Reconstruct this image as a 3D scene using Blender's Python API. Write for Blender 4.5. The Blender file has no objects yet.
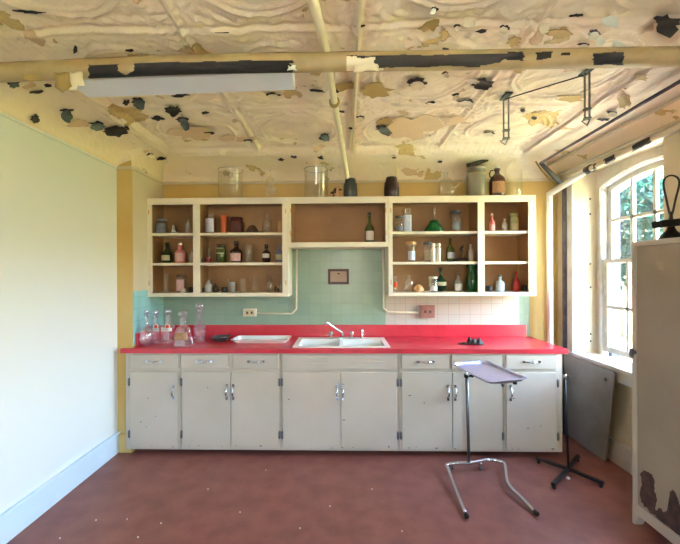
import bpy, math, random
from mathutils import Vector, Matrix, noise
rnd = random.Random(7)
PI = math.pi
SC = bpy.context.scene
COL = SC.collection

# ------------------------------------------------------------------ camera
F = 369.0                      # focal length in pixels of the 680 px frame
CX, CY = 331.6, 273.0          # principal point
CAMP = Vector((0, 0, 1.56))
cd = bpy.data.cameras.new('camera')
cam = bpy.data.objects.new('camera', cd)
COL.objects.link(cam)
cd.sensor_width = 36
cd.lens = F / 680 * 36
cd.shift_x = (340 - CX) / 680
cd.shift_y = (CY - 272) / 680
cd.clip_start = 0.05
MC = Matrix.Rotation(math.radians(1.3), 4, 'Z') @ Matrix.Rotation(PI / 2, 4, 'X') @ Matrix.Rotation(math.radians(-0.22), 4, 'Z')
cam.matrix_world = Matrix.Translation(CAMP) @ MC
SC.camera = cam

# ------------------------------------------------------------------ world, exposure
w = bpy.data.worlds.new('world')
SC.world = w
w.use_nodes = True
nt = w.node_tree
nt.nodes.clear()
tc = nt.nodes.new('ShaderNodeTexCoord')
sp = nt.nodes.new('ShaderNodeSeparateXYZ')
rp = nt.nodes.new('ShaderNodeValToRGB')
bg = nt.nodes.new('ShaderNodeBackground')
ow = nt.nodes.new('ShaderNodeOutputWorld')
mp = nt.nodes.new('ShaderNodeMapRange')
mp.inputs[1].default_value = -1
mp.inputs[2].default_value = 1
nt.links.new(tc.outputs['Generated'], sp.inputs[0])
nt.links.new(sp.outputs[2], mp.inputs[0])
nt.links.new(mp.outputs[0], rp.inputs[0])
e = rp.color_ramp.elements
e[0].position, e[0].color = 0.40, (0.40, 0.35, 0.26, 1)
e[1].position, e[1].color = 1.0, (0.16, 0.28, 0.50, 1)
for p_, c_ in ((0.50, (0.36, 0.35, 0.26, 1)), (0.545, (0.40, 0.40, 0.32, 1)), (0.57, (0.62, 0.81, 1.0, 1)), (0.68, (0.54, 0.76, 1.0, 1)), (0.80, (0.22, 0.36, 0.62, 1))):
    q = rp.color_ramp.elements.new(p_)
    q.color = c_
nt.links.new(rp.outputs[0], bg.inputs[0])
WORLD_STRENGTH = 27.0
bg.inputs[1].default_value = WORLD_STRENGTH
nt.links.new(bg.outputs[0], ow.inputs[0])

bounce_sun = bpy.data.lights.new('bounce_sun', 'SUN')
bounce_sun.energy = 260
bounce_sun.color = (1.0, 0.88, 0.74)
bounce_sun.angle = 0.02
so = bpy.data.objects.new('bounce_sun', bounce_sun)
so.rotation_euler = Vector((0.45, -0.22, -0.85)).to_track_quat('-Z', 'Y').to_euler()   # comes from beyond the back left corner, over the roof; added for ground bounce onto the ceiling
COL.objects.link(so)

vs = SC.view_settings
vs.view_transform = 'Standard'
vs.look = 'None'
vs.exposure = 1.48
vs.gamma = 1.0
vs.use_curve_mapping = False
cy = SC.cycles
cy.use_denoising = True
cy.max_bounces = 12
cy.diffuse_bounces = 8
cy.transparent_max_bounces = 24
cy.sample_clamp_indirect = 8.0
cy.caustics_reflective = False
cy.caustics_refractive = False


def portal(name, loc, rot, sx, sy):
    l = bpy.data.lights.new(name, 'AREA')
    l.shape = 'RECTANGLE'
    l.size, l.size_y = sx, sy
    l.cycles.is_portal = True
    o = bpy.data.objects.new(name, l)
    o.location, o.rotation_euler = loc, rot
    COL.objects.link(o)


# area lights point along their local -Z; portals point into the room
portal('window_portal', (2.60, 2.93, 1.62), (0, PI / 2, 0), 1.7, 1.15)
portal('window_portal', (2.60, -0.30, 1.62), (0, PI / 2, 0), 1.7, 1.15)
portal('window_portal', (0.10, -1.98, 1.55), (PI / 2, 0, 0), 0.6, 1.6)


# ------------------------------------------------------------------ pixel helpers (photo pixel -> point on a plane of the room)
def ray(px, py):
    return (MC.to_3x3() @ Vector(((px - CX) / F, (CY - py) / F, -1.0)))


def on_y(px, py, y):
    r = ray(px, py)
    return CAMP + r * ((y - CAMP.y) / r.y)


def on_x(px, py, x):
    r = ray(px, py)
    return CAMP + r * ((x - CAMP.x) / r.x)


def on_z(px, py, z):
    r = ray(px, py)
    return CAMP + r * ((z - CAMP.z) / r.z)


# ------------------------------------------------------------------ materials
def lin(c):
    return tuple((v / 255 / 12.92) if v / 255 <= 0.04045 else ((v / 255 + 0.055) / 1.055) ** 2.4 for v in c) + (1,)


def node(nt, kind, **kw):
    n = nt.nodes.new(kind)
    for k, v in kw.items():
        setattr(n, k, v)
    return n


def pmat(name, c, rough=0.6, metal=0.0, var=0.0, c2=None, scale=4.0, bump=0.0, bscale=60.0, spec=0.5, detail=4, thr=None, coat=0.0):
    """procedural principled material: base colour, optional second colour through noise, optional bump."""
    m = bpy.data.materials.new(name)
    m.use_nodes = True
    nt = m.node_tree
    b = nt.nodes['Principled BSDF']
    b.inputs['Roughness'].default_value = rough
    b.inputs['Metallic'].default_value = metal
    b.inputs['Specular IOR Level'].default_value = spec
    b.inputs['Coat Weight'].default_value = coat
    c = lin(c)
    if c2 is None:
        k = 1 - (var or 0.06)
        c2_ = tuple(v * k for v in c[:3]) + (1,)
    else:
        c2_ = lin(c2)
    tcn = node(nt, 'ShaderNodeTexCoord')
    no = node(nt, 'ShaderNodeTexNoise')
    no.inputs['Scale'].default_value = scale
    no.inputs['Detail'].default_value = detail
    nt.links.new(tcn.outputs['Object'], no.inputs['Vector'])
    r = node(nt, 'ShaderNodeValToRGB')
    lo, hi = thr or (0.35, 0.65)
    r.color_ramp.elements[0].position = lo
    r.color_ramp.elements[0].color = c
    r.color_ramp.elements[1].position = hi
    r.color_ramp.elements[1].color = c2_
    nt.links.new(no.outputs[0], r.inputs[0])
    nt.links.new(r.outputs[0], b.inputs['Base Color'])
    if bump:
        n2 = node(nt, 'ShaderNodeTexNoise')
        n2.inputs['Scale'].default_value = bscale
        n2.inputs['Detail'].default_value = 5
        nt.links.new(tcn.outputs['Object'], n2.inputs['Vector'])
        bp = node(nt, 'ShaderNodeBump')
        bp.inputs['Strength'].default_value = bump
        bp.inputs['Distance'].default_value = 0.01
        nt.links.new(n2.outputs[0], bp.inputs['Height'])
        nt.links.new(bp.outputs[0], b.inputs['Normal'])
    return m


def glass(name, c, refl=0.12, body=0.0, rough=0.03):
    """thin walled glass: tinted transparency, mirror reflection at grazing angles, a little body."""
    m = bpy.data.materials.new(name)
    m.use_nodes = True
    nt = m.node_tree
    nt.nodes.clear()
    out = node(nt, 'ShaderNodeOutputMaterial')
    tr = node(nt, 'ShaderNodeBsdfTransparent')
    tr.inputs[0].default_value = lin(c)
    gl = node(nt, 'ShaderNodeBsdfGlossy')
    gl.inputs['Roughness'].default_value = rough
    gl.inputs[0].default_value = (1, 1, 1, 1)
    lw = node(nt, 'ShaderNodeLayerWeight')
    lw.inputs[0].default_value = 0.5
    pw = node(nt, 'ShaderNodeMath', operation='POWER')
    pw.inputs[1].default_value = 3.2
    nt.links.new(lw.outputs['Facing'], pw.inputs[0])
    ml = node(nt, 'ShaderNodeMath', operation='MULTIPLY_ADD')
    ml.inputs[1].default_value = 0.8
    ml.inputs[2].default_value = refl * 0.5
    nt.links.new(pw.outputs[0], ml.inputs[0])
    df = node(nt, 'ShaderNodeBsdfDiffuse')
    df.inputs[0].default_value = lin(c)
    m1 = node(nt, 'ShaderNodeMixShader')
    m1.inputs[0].default_value = body
    nt.links.new(tr.outputs[0], m1.inputs[1])
    nt.links.new(df.outputs[0], m1.inputs[2])
    m2 = node(nt, 'ShaderNodeMixShader')
    nt.links.new(ml.outputs[0], m2.inputs[0])
    nt.links.new(m1.outputs[0], m2.inputs[1])
    nt.links.new(gl.outputs[0], m2.inputs[2])
    nt.links.new(m2.outputs[0], out.inputs[0])
    return m


def tile_mat(name, c, grout, size, axes=(0, 2), offx=0.0, offz=0.0, rough=0.25, c2=None):
    m = bpy.data.materials.new(name)
    m.use_nodes = True
    nt = m.node_tree
    b = nt.nodes['Principled BSDF']
    b.inputs['Roughness'].default_value = rough
    tcn = node(nt, 'ShaderNodeTexCoord')
    s = node(nt, 'ShaderNodeSeparateXYZ')
    nt.links.new(tcn.outputs['Object'], s.inputs[0])
    cb = node(nt, 'ShaderNodeCombineXYZ')
    for k, (ax, off) in enumerate(zip(axes, (offx, offz))):
        a = node(nt, 'ShaderNodeMath', operation='ADD')
        a.inputs[1].default_value = off
        nt.links.new(s.outputs[ax], a.inputs[0])
        nt.links.new(a.outputs[0], cb.inputs[k])
    br = node(nt, 'ShaderNodeTexBrick')
    br.offset = 0.0
    br.inputs['Color1'].default_value = lin(c)
    br.inputs['Color2'].default_value = lin(c2 or tuple(v * 0.97 for v in c))
    br.inputs['Mortar'].default_value = lin(grout)
    br.inputs['Scale'].default_value = 1.0
    br.inputs['Mortar Size'].default_value = 0.0022
    br.inputs['Mortar Smooth'].default_value = 0.2
    br.inputs['Brick Width'].default_value = size
    br.inputs['Row Height'].default_value = size
    nt.links.new(cb.outputs[0], br.inputs['Vector'])
    nt.links.new(br.outputs['Color'], b.inputs['Base Color'])
    bp = node(nt, 'ShaderNodeBump', invert=True)
    bp.inputs['Strength'].default_value = 0.4
    bp.inputs['Distance'].default_value = 0.003
    nt.links.new(br.outputs['Fac'], bp.inputs['Height'])
    nt.links.new(bp.outputs[0], b.inputs['Normal'])
    return m


def ceiling_mat():
    m = bpy.data.materials.new('peeling_ceiling_paint')
    m.use_nodes = True
    nt = m.node_tree
    b = nt.nodes['Principled BSDF']
    b.inputs['Roughness'].default_value = 0.55
    tcn = node(nt, 'ShaderNodeTexCoord')
    n1 = node(nt, 'ShaderNodeTexNoise')
    n1.inputs['Scale'].default_value = 2.3
    n1.inputs['Detail'].default_value = 5
    n1.inputs['Roughness'].default_value = 0.55
    n2 = node(nt, 'ShaderNodeTexNoise')
    n2.inputs['Scale'].default_value = 5.0
    n2.inputs['Detail'].default_value = 3
    n3 = node(nt, 'ShaderNodeTexNoise')
    n3.inputs['Scale'].default_value = 1.1
    n3.inputs['Detail'].default_value = 2
    for n in (n1, n2, n3):
        nt.links.new(tcn.outputs['Object'], n.inputs['Vector'])
    base = node(nt, 'ShaderNodeMix', data_type='RGBA')
    base.inputs[6].default_value = lin((240, 226, 202))
    base.inputs[7].default_value = lin((234, 214, 184))
    nt.links.new(n3.outputs[0], base.inputs[0])
    r1 = node(nt, 'ShaderNodeValToRGB')          # tan undercoat where the top coat has gone
    r1.color_ramp.elements[0].position = 0.615
    r1.color_ramp.elements[0].color = (0, 0, 0, 1)
    r1.color_ramp.elements[1].position = 0.622
    r1.color_ramp.elements[1].color = (1, 1, 1, 1)
    nt.links.new(n1.outputs[0], r1.inputs[0])
    mx = node(nt, 'ShaderNodeMix', data_type='RGBA')
    nt.links.new(r1.outputs[0], mx.inputs[0])
    nt.links.new(base.outputs[2], mx.inputs[6])
    mx.inputs[7].default_value = lin((196, 170, 112))
    r2 = node(nt, 'ShaderNodeValToRGB')          # pinkish older coat
    r2.color_ramp.elements[0].position = 0.69
    r2.color_ramp.elements[0].color = (0, 0, 0, 1)
    r2.color_ramp.elements[1].position = 0.697
    r2.color_ramp.elements[1].color = (1, 1, 1, 1)
    nt.links.new(n2.outputs[0], r2.inputs[0])
    mx2 = node(nt, 'ShaderNodeMix', data_type='RGBA')
    nt.links.new(r2.outputs[0], mx2.inputs[0])
    nt.links.new(mx.outputs[2], mx2.inputs[6])
    mx2.inputs[7].default_value = lin((212, 182, 146))
    nt.links.new(mx2.outputs[2], b.inputs['Base Color'])
    # relief: coat edges, fine crackle
    ad = node(nt, 'ShaderNodeMath', operation='ADD')
    nt.links.new(r1.outputs[0], ad.inputs[0])
    nt.links.new(r2.outputs[0], ad.inputs[1])
    n4 = node(nt, 'ShaderNodeTexNoise')
    n4.inputs['Scale'].default_value = 28
    n4.inputs['Detail'].default_value = 5
    nt.links.new(tcn.outputs['Object'], n4.inputs['Vector'])
    mm = node(nt, 'ShaderNodeMath', operation='MULTIPLY_ADD')
    mm.inputs[1].default_value = 0.9
    nt.links.new(n4.outputs[0], mm.inputs[0])
    nt.links.new(ad.outputs[0], mm.inputs[2])
    bp = node(nt, 'ShaderNodeBump')
    bp.inputs['Strength'].default_value = 0.8
    bp.inputs['Distance'].default_value = 0.010
    # lifted plates of paint: every cell sits at its own height
    n5 = node(nt, 'ShaderNodeTexNoise')
    n5.inputs['Scale'].default_value = 6
    nt.links.new(tcn.outputs['Object'], n5.inputs['Vector'])
    wv = node(nt, 'ShaderNodeVectorMath', operation='MULTIPLY_ADD')
    wv.inputs[1].default_value = (0.12, 0.12, 0.12)
    nt.links.new(n5.outputs['Color'], wv.inputs[0])
    nt.links.new(tcn.outputs['Object'], wv.inputs[2])
    vo = node(nt, 'ShaderNodeTexVoronoi')
    vo.inputs['Scale'].default_value = 9
    nt.links.new(wv.outputs[0], vo.inputs['Vector'])
    sp_ = node(nt, 'ShaderNodeSeparateColor')
    nt.links.new(vo.outputs['Color'], sp_.inputs[0])
    gt = node(nt, 'ShaderNodeMath', operation='GREATER_THAN')
    gt.inputs[1].default_value = 0.55
    nt.links.new(sp_.outputs[0], gt.inputs[0])
    m5 = node(nt, 'ShaderNodeMath', operation='MULTIPLY_ADD')
    m5.inputs[1].default_value = 0.9
    nt.links.new(gt.outputs[0], m5.inputs[0])
    nt.links.new(mm.outputs[0], m5.inputs[2])
    nt.links.new(m5.outputs[0], bp.inputs['Height'])
    nt.links.new(bp.outputs[0], b.inputs['Normal'])
    return m


M = {}
M['ceiling'] = ceiling_mat()
M['wall_l'] = pmat('pale_cream_wall_paint', (220, 222, 219), 0.45, var=0.03, scale=0.8, bump=0.08, bscale=12)
M['wall_ochre'] = pmat('ochre_cream_wall_paint', (204, 174, 112), 0.5, scale=1.5, bump=0.1, bscale=14, c2=(192, 158, 84))
M['wall_r'] = pmat('cream_wall_paint', (208, 194, 168), 0.5, var=0.08, scale=2, bump=0.12, bscale=12)
M['trim_w'] = pmat('chipped_white_trim_paint', (196, 190, 182), 0.4, scale=7, c2=(172, 164, 150), thr=(0.5, 0.75), bump=0.1, bscale=30)
M['basebd'] = pmat('white_baseboard_paint', (206, 222, 236), 0.35, scale=5, var=0.06, bump=0.06, bscale=20)
M['floor'] = pmat('oxblood_painted_floor', (138, 84, 74), 0.42, scale=7.0, c2=(120, 70, 62), bump=0.2, bscale=90, detail=8)
M['cab'] = pmat('greige_cabinet_paint', (192, 181, 168), 0.34, scale=2.5, c2=(184, 172, 157), bump=0.05, bscale=25)
M['cab_up'] = pmat('cream_cabinet_paint', (226, 216, 196), 0.4, scale=3, var=0.05, bump=0.06, bscale=30)
M['cab_in'] = pmat('brown_cabinet_interior', (170, 130, 90), 0.6, scale=3, c2=(154, 114, 76), bump=0.05)
M['toe_shade'] = pmat('under_cabinet_shade', (60, 48, 40), 0.9)  # dark tone on the toe kick stands for the shade under the cabinets
M['red'] = pmat('red_laminate', (204, 48, 64), 0.27, scale=9, c2=(192, 42, 58), spec=0.7, bump=0.05, bscale=20)
M['mint'] = tile_mat('mint_glazed_tile', (144, 166, 148), (134, 156, 139), 0.108, offx=1.823, offz=-1.03)
M['mint_side_lit'] = tile_mat('mint_tile_window_lit', (150, 198, 196), (130, 176, 170), 0.108, axes=(1, 2), offx=-3.19, offz=-1.03)  # same mint tile, with window light put into a brighter, bluer colour
M['white_tile'] = tile_mat('white_glazed_tile', (196, 186, 178), (170, 158, 146), 0.108, offx=1.823, offz=-1.03, c2=(186, 184, 178))
M['chrome'] = pmat('chrome', (215, 215, 222), 0.18, 1.0, var=0.05)
M['steel'] = pmat('brushed_steel', (206, 208, 244), 0.42, 1.0, var=0.08, scale=30)
M['old_metal'] = pmat('dull_grey_metal', (120, 118, 120), 0.45, 0.8, var=0.2, scale=12)
M['enamel'] = pmat('white_enamel', (236, 234, 230), 0.2, scale=6, var=0.03)
M['black'] = pmat('black_iron', (26, 24, 24), 0.45, 0.3, var=0.2)
M['blackpaint'] = pmat('bare_black_iron_pipe', (24, 22, 26), 0.75, 0.0, var=0.3, scale=20, bump=0.2)
M['hole'] = pmat('bare_layer_and_gap_shade', (34, 30, 26), 0.8, var=0.3, scale=20)  # one dark colour for the bare underlayer and the shade in open gaps
M['flake_teal'] = pmat('grey_teal_flake_back', (104, 118, 112), 0.7, scale=14, c2=(64, 74, 68))
M['flake_dark'] = pmat('dark_flake_back', (58, 54, 44), 0.7, scale=14, c2=(30, 28, 24))
M['flake_cream'] = pmat('cream_flake', (226, 214, 184), 0.6, scale=10, var=0.08)
M['flake_white'] = pmat('white_flake', (226, 230, 214), 0.5, scale=10, var=0.08)
M['flake_tan'] = pmat('tan_flake', (178, 152, 92), 0.65, scale=10, var=0.1)
M['pipe_tan'] = pmat('tan_pipe_paint', (176, 158, 118), 0.5, scale=8, c2=(160, 140, 98), bump=0.1, bscale=25)
M['pipe_cream'] = pmat('cream_pipe_paint', (226, 216, 184), 0.4, var=0.05, scale=10)
M['pipe_white'] = pmat('white_pipe_paint', (222, 216, 214), 0.4, var=0.07, scale=10)
M['pipe_dark'] = pmat('slate_grey_pipe', (84, 80, 88), 0.5, scale=10, c2=(56, 52, 58))
M['lamp_white'] = pmat('white_lamp_metal', (226, 228, 246), 0.35, var=0.03)
M['board'] = pmat('grey_panel_board', (150, 144, 140), 0.42, scale=2.5, c2=(122, 114, 108), bump=0.06)
M['tallcab'] = pmat('tan_painted_steel', (160, 148, 132), 0.45, scale=2.5, c2=(150, 136, 120), bump=0.08, bscale=18)
M['rust'] = pmat('rust_brown_bare_steel', (84, 62, 58), 0.75, scale=18, c2=(58, 42, 40), bump=0.2)
M['wood_red'] = pmat('dark_red_wood', (78, 22, 16), 0.4, scale=12, var=0.3)
M['paper'] = pmat('aged_paper', (196, 170, 150), 0.8, scale=14, var=0.08)
M['lab_white'] = pmat('white_paper_label', (220, 212, 206), 0.8, scale=60, var=0.15)
M['lab_pink'] = pmat('pink_paper_label', (222, 178, 176), 0.8, scale=60, var=0.2)
M['lab_blue'] = pmat('blue_white_paper_label', (196, 200, 220), 0.8, scale=60, var=0.15)
M['lab_cream'] = pmat('cream_paper_label', (208, 196, 160), 0.8, scale=60, var=0.2)
M['lab_grey'] = pmat('grey_paper_label', (140, 144, 156), 0.8, scale=60, var=0.4)
M['lab_orange'] = pmat('orange_paper_label', (226, 84, 40), 0.7, scale=60, var=0.1)
M['lab_tan'] = pmat('tan_paper_label', (176, 130, 96), 0.7, scale=60, var=0.3)
M['g_clear'] = glass('clear_glass', (248, 246, 240), 0.14, 0.05)
M['g_lilac'] = glass('faint_lilac_glass', (250, 242, 250), 0.34, 0.06)
M['g_frost'] = glass('dusty_grey_glass', (190, 186, 168), 0.06, 0.35, 0.3)
M['g_green'] = glass('deep_green_glass', (20, 130, 58), 0.12, 0.45)
M['g_dgreen'] = glass('dark_green_glass', (24, 66, 32), 0.10, 0.6)
M['g_olive'] = glass('olive_green_glass', (110, 124, 60), 0.10, 0.5)
M['g_amber'] = glass('dark_amber_glass', (66, 24, 10), 0.12, 0.55)
M['g_pane'] = glass('window_pane_glass', (250, 252, 252), 0.05, 0.0)
M['p_orange'] = pmat('orange_plastic', (214, 98, 42), 0.4, var=0.08)
M['p_maroon'] = pmat('maroon_glass', (78, 16, 16), 0.3, var=0.2)
M['p_pink'] = pmat('pink_glass', (222, 130, 128), 0.35, var=0.1)
M['p_red'] = pmat('red_glass', (186, 40, 40), 0.3, var=0.1)
M['p_brown'] = pmat('brown_pottery', (88, 58, 38), 0.6, var=0.3, scale=30)
M['p_dark'] = pmat('near_black_plastic', (34, 26, 24), 0.5, var=0.2)
M['p_teal'] = pmat('dark_teal_glaze', (42, 52, 54), 0.35, var=0.3, scale=20)
M['p_plum'] = pmat('dark_plum_glaze', (48, 26, 26), 0.35, var=0.3, scale=20)
M['p_white'] = pmat('white_ceramic', (222, 214, 200), 0.35, var=0.05)
M['p_ltgreen'] = pmat('pale_green_glass', (168, 172, 120), 0.35, var=0.15)
M['p_ltblue'] = pmat('pale_blue_glass', (172, 190, 204), 0.35, var=0.1)
M['p_peach'] = pmat('peach_ceramic', (206, 160, 112), 0.45, var=0.1)
M['clear_white'] = glass('cloudy_white_glass', (225, 220, 212), 0.15, 0.4)
M['outlet_mauve'] = pmat('mauve_brown_metal', (160, 112, 102), 0.45, var=0.15, scale=30)
M['bracket'] = pmat('grey_green_strap_metal', (122, 124, 108), 0.5, 0.3, var=0.15, scale=30)
M['straw'] = pmat('yellow_straw', (226, 204, 96), 0.6)
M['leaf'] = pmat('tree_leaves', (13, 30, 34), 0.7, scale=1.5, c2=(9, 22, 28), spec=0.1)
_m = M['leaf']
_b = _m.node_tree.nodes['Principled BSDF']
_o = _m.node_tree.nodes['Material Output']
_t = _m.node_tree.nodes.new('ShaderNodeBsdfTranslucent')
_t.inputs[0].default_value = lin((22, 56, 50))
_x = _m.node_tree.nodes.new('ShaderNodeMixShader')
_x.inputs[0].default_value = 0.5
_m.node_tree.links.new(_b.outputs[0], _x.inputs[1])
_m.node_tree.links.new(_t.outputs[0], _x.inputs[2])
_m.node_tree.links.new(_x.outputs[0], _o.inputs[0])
M['bounce_pale'] = pmat('pale_bounce_surface', (232, 212, 186), 0.9, var=0.1, scale=2)
M['bark'] = pmat('tree_bark', (86, 70, 56), 0.9, bump=0.3)
M['grass'] = pmat('lawn_grass', (84, 88, 46), 0.9, scale=2, c2=(62, 74, 34))
M['brick_out'] = tile_mat('painted_exterior_brick', (60, 62, 98), (44, 46, 74), 0.12, axes=(0, 2), rough=0.8)


# ------------------------------------------------------------------ mesh builder
class MB:
    def __init__(self):
        self.v, self.f, self.mi, self.sm = [], [], [], []

    def add(self, vs, fs, mi=0, smooth=False):
        o = len(self.v)
        self.v += [tuple(p) for p in vs]
        for f in fs:
            self.f.append(tuple(i + o for i in f))
            self.mi.append(mi)
            self.sm.append(smooth)
        return self

    def box(self, x0, x1, y0, y1, z0, z1, mi=0):
        vs = [(x, y, z) for z in (z0, z1) for y in (y0, y1) for x in (x0, x1)]
        return self.add(vs, [(0, 2, 3, 1), (4, 5, 7, 6), (0, 1, 5, 4), (2, 6, 7, 3), (0, 4, 6, 2), (1, 3, 7, 5)], mi)

    def obox(self, c, ax, ay, az, hx, hy, hz, mi=0):
        c, ax, ay, az = Vector(c), Vector(ax).normalized(), Vector(ay).normalized(), Vector(az).normalized()
        vs = [c + ax * (sx * hx) + ay * (sy * hy) + az * (sz * hz) for sz in (-1, 1) for sy in (-1, 1) for sx in (-1, 1)]
        return self.add(vs, [(0, 2, 3, 1), (4, 5, 7, 6), (0, 1, 5, 4), (2, 6, 7, 3), (0, 4, 6, 2), (1, 3, 7, 5)], mi)

    def prism(self, poly, z0, z1, mi=0):
        """plan polygon (x, y) pulled from z0 to z1"""
        n = len(poly)
        vs = [(x, y, z0) for x, y in poly] + [(x, y, z1) for x, y in poly]
        fs = [tuple(reversed(range(n))), tuple(range(n, 2 * n))]
        fs += [(i, (i + 1) % n, n + (i + 1) % n, n + i) for i in range(n)]
        return self.add(vs, fs, mi)

    def slab(self, pts, off, mi=0):
        """any planar outline (3-D points) pulled along off"""
        n = len(pts)
        off = Vector(off)
        vs = [Vector(p) for p in pts] + [Vector(p) + off for p in pts]
        fs = [tuple(reversed(range(n))), tuple(range(n, 2 * n))]
        fs += [(i, (i + 1) % n, n + (i + 1) % n, n + i) for i in range(n)]
        return self.add(vs, fs, mi)

    def tube(self, path, r, n=12, mi=0, cap=True):
        path = [Vector(p) for p in path]
        rs = r if isinstance(r, (list, tuple)) else [r] * len(path)
        vs, fs = [], []
        t0 = (path[1] - path[0]).normalized()
        up = Vector((0, 0, 1)) if abs(t0.z) < 0.9 else Vector((1, 0, 0))
        a = t0.cross(up).normalized()
        for i, p in enumerate(path):
            if i == 0:
                t = t0
            elif i == len(path) - 1:
                t = (path[i] - path[i - 1]).normalized()
            else:
                t = ((path[i + 1] - p).normalized() + (p - path[i - 1]).normalized()).normalized()
            a = (a - t * a.dot(t)).normalized()
            b = t.cross(a)
            for k in range(n):
                th = 2 * PI * k / n
                vs.append(p + (a * math.cos(th) + b * math.sin(th)) * rs[i])
        for i in range(len(path) - 1):
            for k in range(n):
                k2 = (k + 1) % n
                fs.append((i * n + k, i * n + k2, (i + 1) * n + k2, (i + 1) * n + k))
        self.add(vs, fs, mi, True)
        if cap:
            o = len(self.v) - len(vs)
            self.f += [tuple(o + k for k in reversed(range(n))), tuple(o + (len(path) - 1) * n + k for k in range(n))]
            self.mi += [mi, mi]
            self.sm += [False, False]
        return self

    def curve(self, path, r, n=10, mi=0, k=5):
        P = [Vector(p) for p in path]
        P = [P[0] * 2 - P[1]] + P + [P[-1] * 2 - P[-2]]
        out = []
        for a, b, c, d in zip(P[:-3], P[1:-2], P[2:-1], P[3:]):
            for i in range(k):
                t = i / k
                out.append(0.5 * ((2 * b) + (c - a) * t + (2 * a - 5 * b + 4 * c - d) * t * t + (3 * b - a - 3 * c + d) * t ** 3))
        out.append(P[-2])
        return self.tube(out, r, n, mi)

    def lathe(self, prof, c=(0, 0, 0), n=24, mi=0, sq=False, sx=1.0, sy=1.0, smooth=True):
        """prof: list of (r, z); sq makes a rounded-square section"""
        vs, fs = [], []
        for r, z in prof:
            for k in range(n):
                th = 2 * PI * (k + 0.5) / n
                cx_, sy_ = math.cos(th), math.sin(th)
                q = 1.0
                if sq:
                    p = 5.0
                    q = 1.0 / (abs(cx_) ** p + abs(sy_) ** p) ** (1 / p)
                vs.append((c[0] + r * q * cx_ * sx, c[1] + r * q * sy_ * sy, c[2] + z))
        m = len(prof)
        for i in range(m - 1):
            for k in range(n):
                k2 = (k + 1) % n
                fs.append((i * n + k, i * n + k2, (i + 1) * n + k2, (i + 1) * n + k))
        self.add(vs, fs, mi, smooth)
        o = len(self.v) - len(vs)
        if prof[0][0] > 1e-4:
            self.f.append(tuple(o + k for k in reversed(range(n))))
            self.mi.append(mi)
            self.sm.append(False)
        return self

    def build(self, name, mats, parent=None, bevel=0.0, loc=None):
        me = bpy.data.meshes.new(name)
        vs = self.v
        if loc is not None:
            L = Vector(loc)
            vs = [tuple(Vector(p) - L) for p in vs]
        me.from_pydata(vs, [], self.f)
        if not isinstance(mats, (list, tuple)):
            mats = [mats]
        for m in mats:
            me.materials.append(m)
        me.polygons.foreach_set('material_index', self.mi)
        me.polygons.foreach_set('use_smooth', self.sm)
        me.update()
        o = bpy.data.objects.new(name, me)
        COL.objects.link(o)
        if loc is not None:
            o.location = loc
        if parent is not None:
            o.parent = parent
            if loc is None:
                o.matrix_parent_inverse = parent.matrix_world.inverted()
        if bevel:
            bv = o.modifiers.new('bevel', 'BEVEL')
            bv.width = bevel
            bv.segments = 2
            bv.limit_method = 'ANGLE'
        return o


def tag(o, label, cat, group=None):
    o['label'] = label
    o['category'] = cat
    if group:
        o['group'] = group
    return o


def thing(name, label, cat, loc=(0, 0, 0), group=None, rz=0.0):
    o = bpy.data.objects.new(name, None)
    o.empty_display_size = 0.05
    COL.objects.link(o)
    o.location = loc
    o.rotation_euler = (0, 0, rz)
    o.matrix_basis = Matrix.Translation(Vector(loc)) @ Matrix.Rotation(rz, 4, 'Z')
    WM[o.name] = o.matrix_basis.copy()
    return tag(o, label, cat, group)


WM = {}


def part(mb, name, mat, root, bevel=0.0, label=None):
    """mb is in world coordinates; the part is hung under root (an Empty or a mesh placed at WM[root])"""
    o = mb.build(name, mat, None, bevel)
    o.parent = root
    mw = WM.get(root.name, Matrix.Identity(4))
    o.matrix_parent_inverse = mw.inverted()
    if label:
        o['label'] = label
    return o


def lpart(mb, name, mat, root, bevel=0.0):
    """mb in root-local coordinates"""
    o = mb.build(name, mat, None, bevel)
    o.parent = root
    return o


def struct(mb, name, mat, bevel=0.0):
    o = mb.build(name, mat, None, bevel)
    o['kind'] = 'structure'
    return o


# ================================================================== the setting
XL, XR = -1.953, 2.19
XA = -1.823                 # alcove side wall
YP = 3.19                   # face of the pilaster
YB = 3.758                  # back wall
YF = -1.80                  # wall behind the camera
ZC = 2.70                   # flat of the ceiling
ZW = 2.487                  # picture line where the cove starts
CB = (-1.60, 1.68, 3.40)    # inner border of the ceiling: left, right, back
YCF = -1.45

# floor
struct(MB().box(XL - 0.25, XR + 0.3, YF - 0.2, YB + 0.2, -0.12, 0.0), 'floor', M['floor'])

# walls
struct(MB().box(XL - 0.2, XL, YF - 0.2, YP, 0, 2.80), 'wall_left', M['wall_l'])
pil = struct(MB().box(XL - 0.2, XA, YP, YB + 0.2, 0, 2.80), 'wall_alcove', M['wall_ochre'])
part(MB().box(XA, XA + 0.008, YP + 0.012, YB, 0.93, 1.405), 'tile_panel', M['mint_side_lit'], pil, 0.002)
part(MB().box(XA, XA + 0.003, YP + 0.02, YB, 1.405, 2.49), 'plaster_face', M['wall_r'], pil)
bw = struct(MB().box(XA, XR + 0.3, YB, YB + 0.2, 0, 2.80), 'wall_back', M['wall_ochre'])
xs = 0.46
part(MB().box(XA + 0.008, xs, YB - 0.008, YB, 0.93, 1.90), 'tile_panel', M['mint'], bw, 0.001)
part(MB().box(xs, 1.80, YB - 0.008, YB, 0.93, 1.42), 'tile_panel', M['white_tile'], bw, 0.001, 'white tiles')
part(MB().box(1.80, 1.905, YB - 0.008, YB, 0.93, 1.42), 'tile_panel', M['mint'], bw, 0.001)
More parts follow.
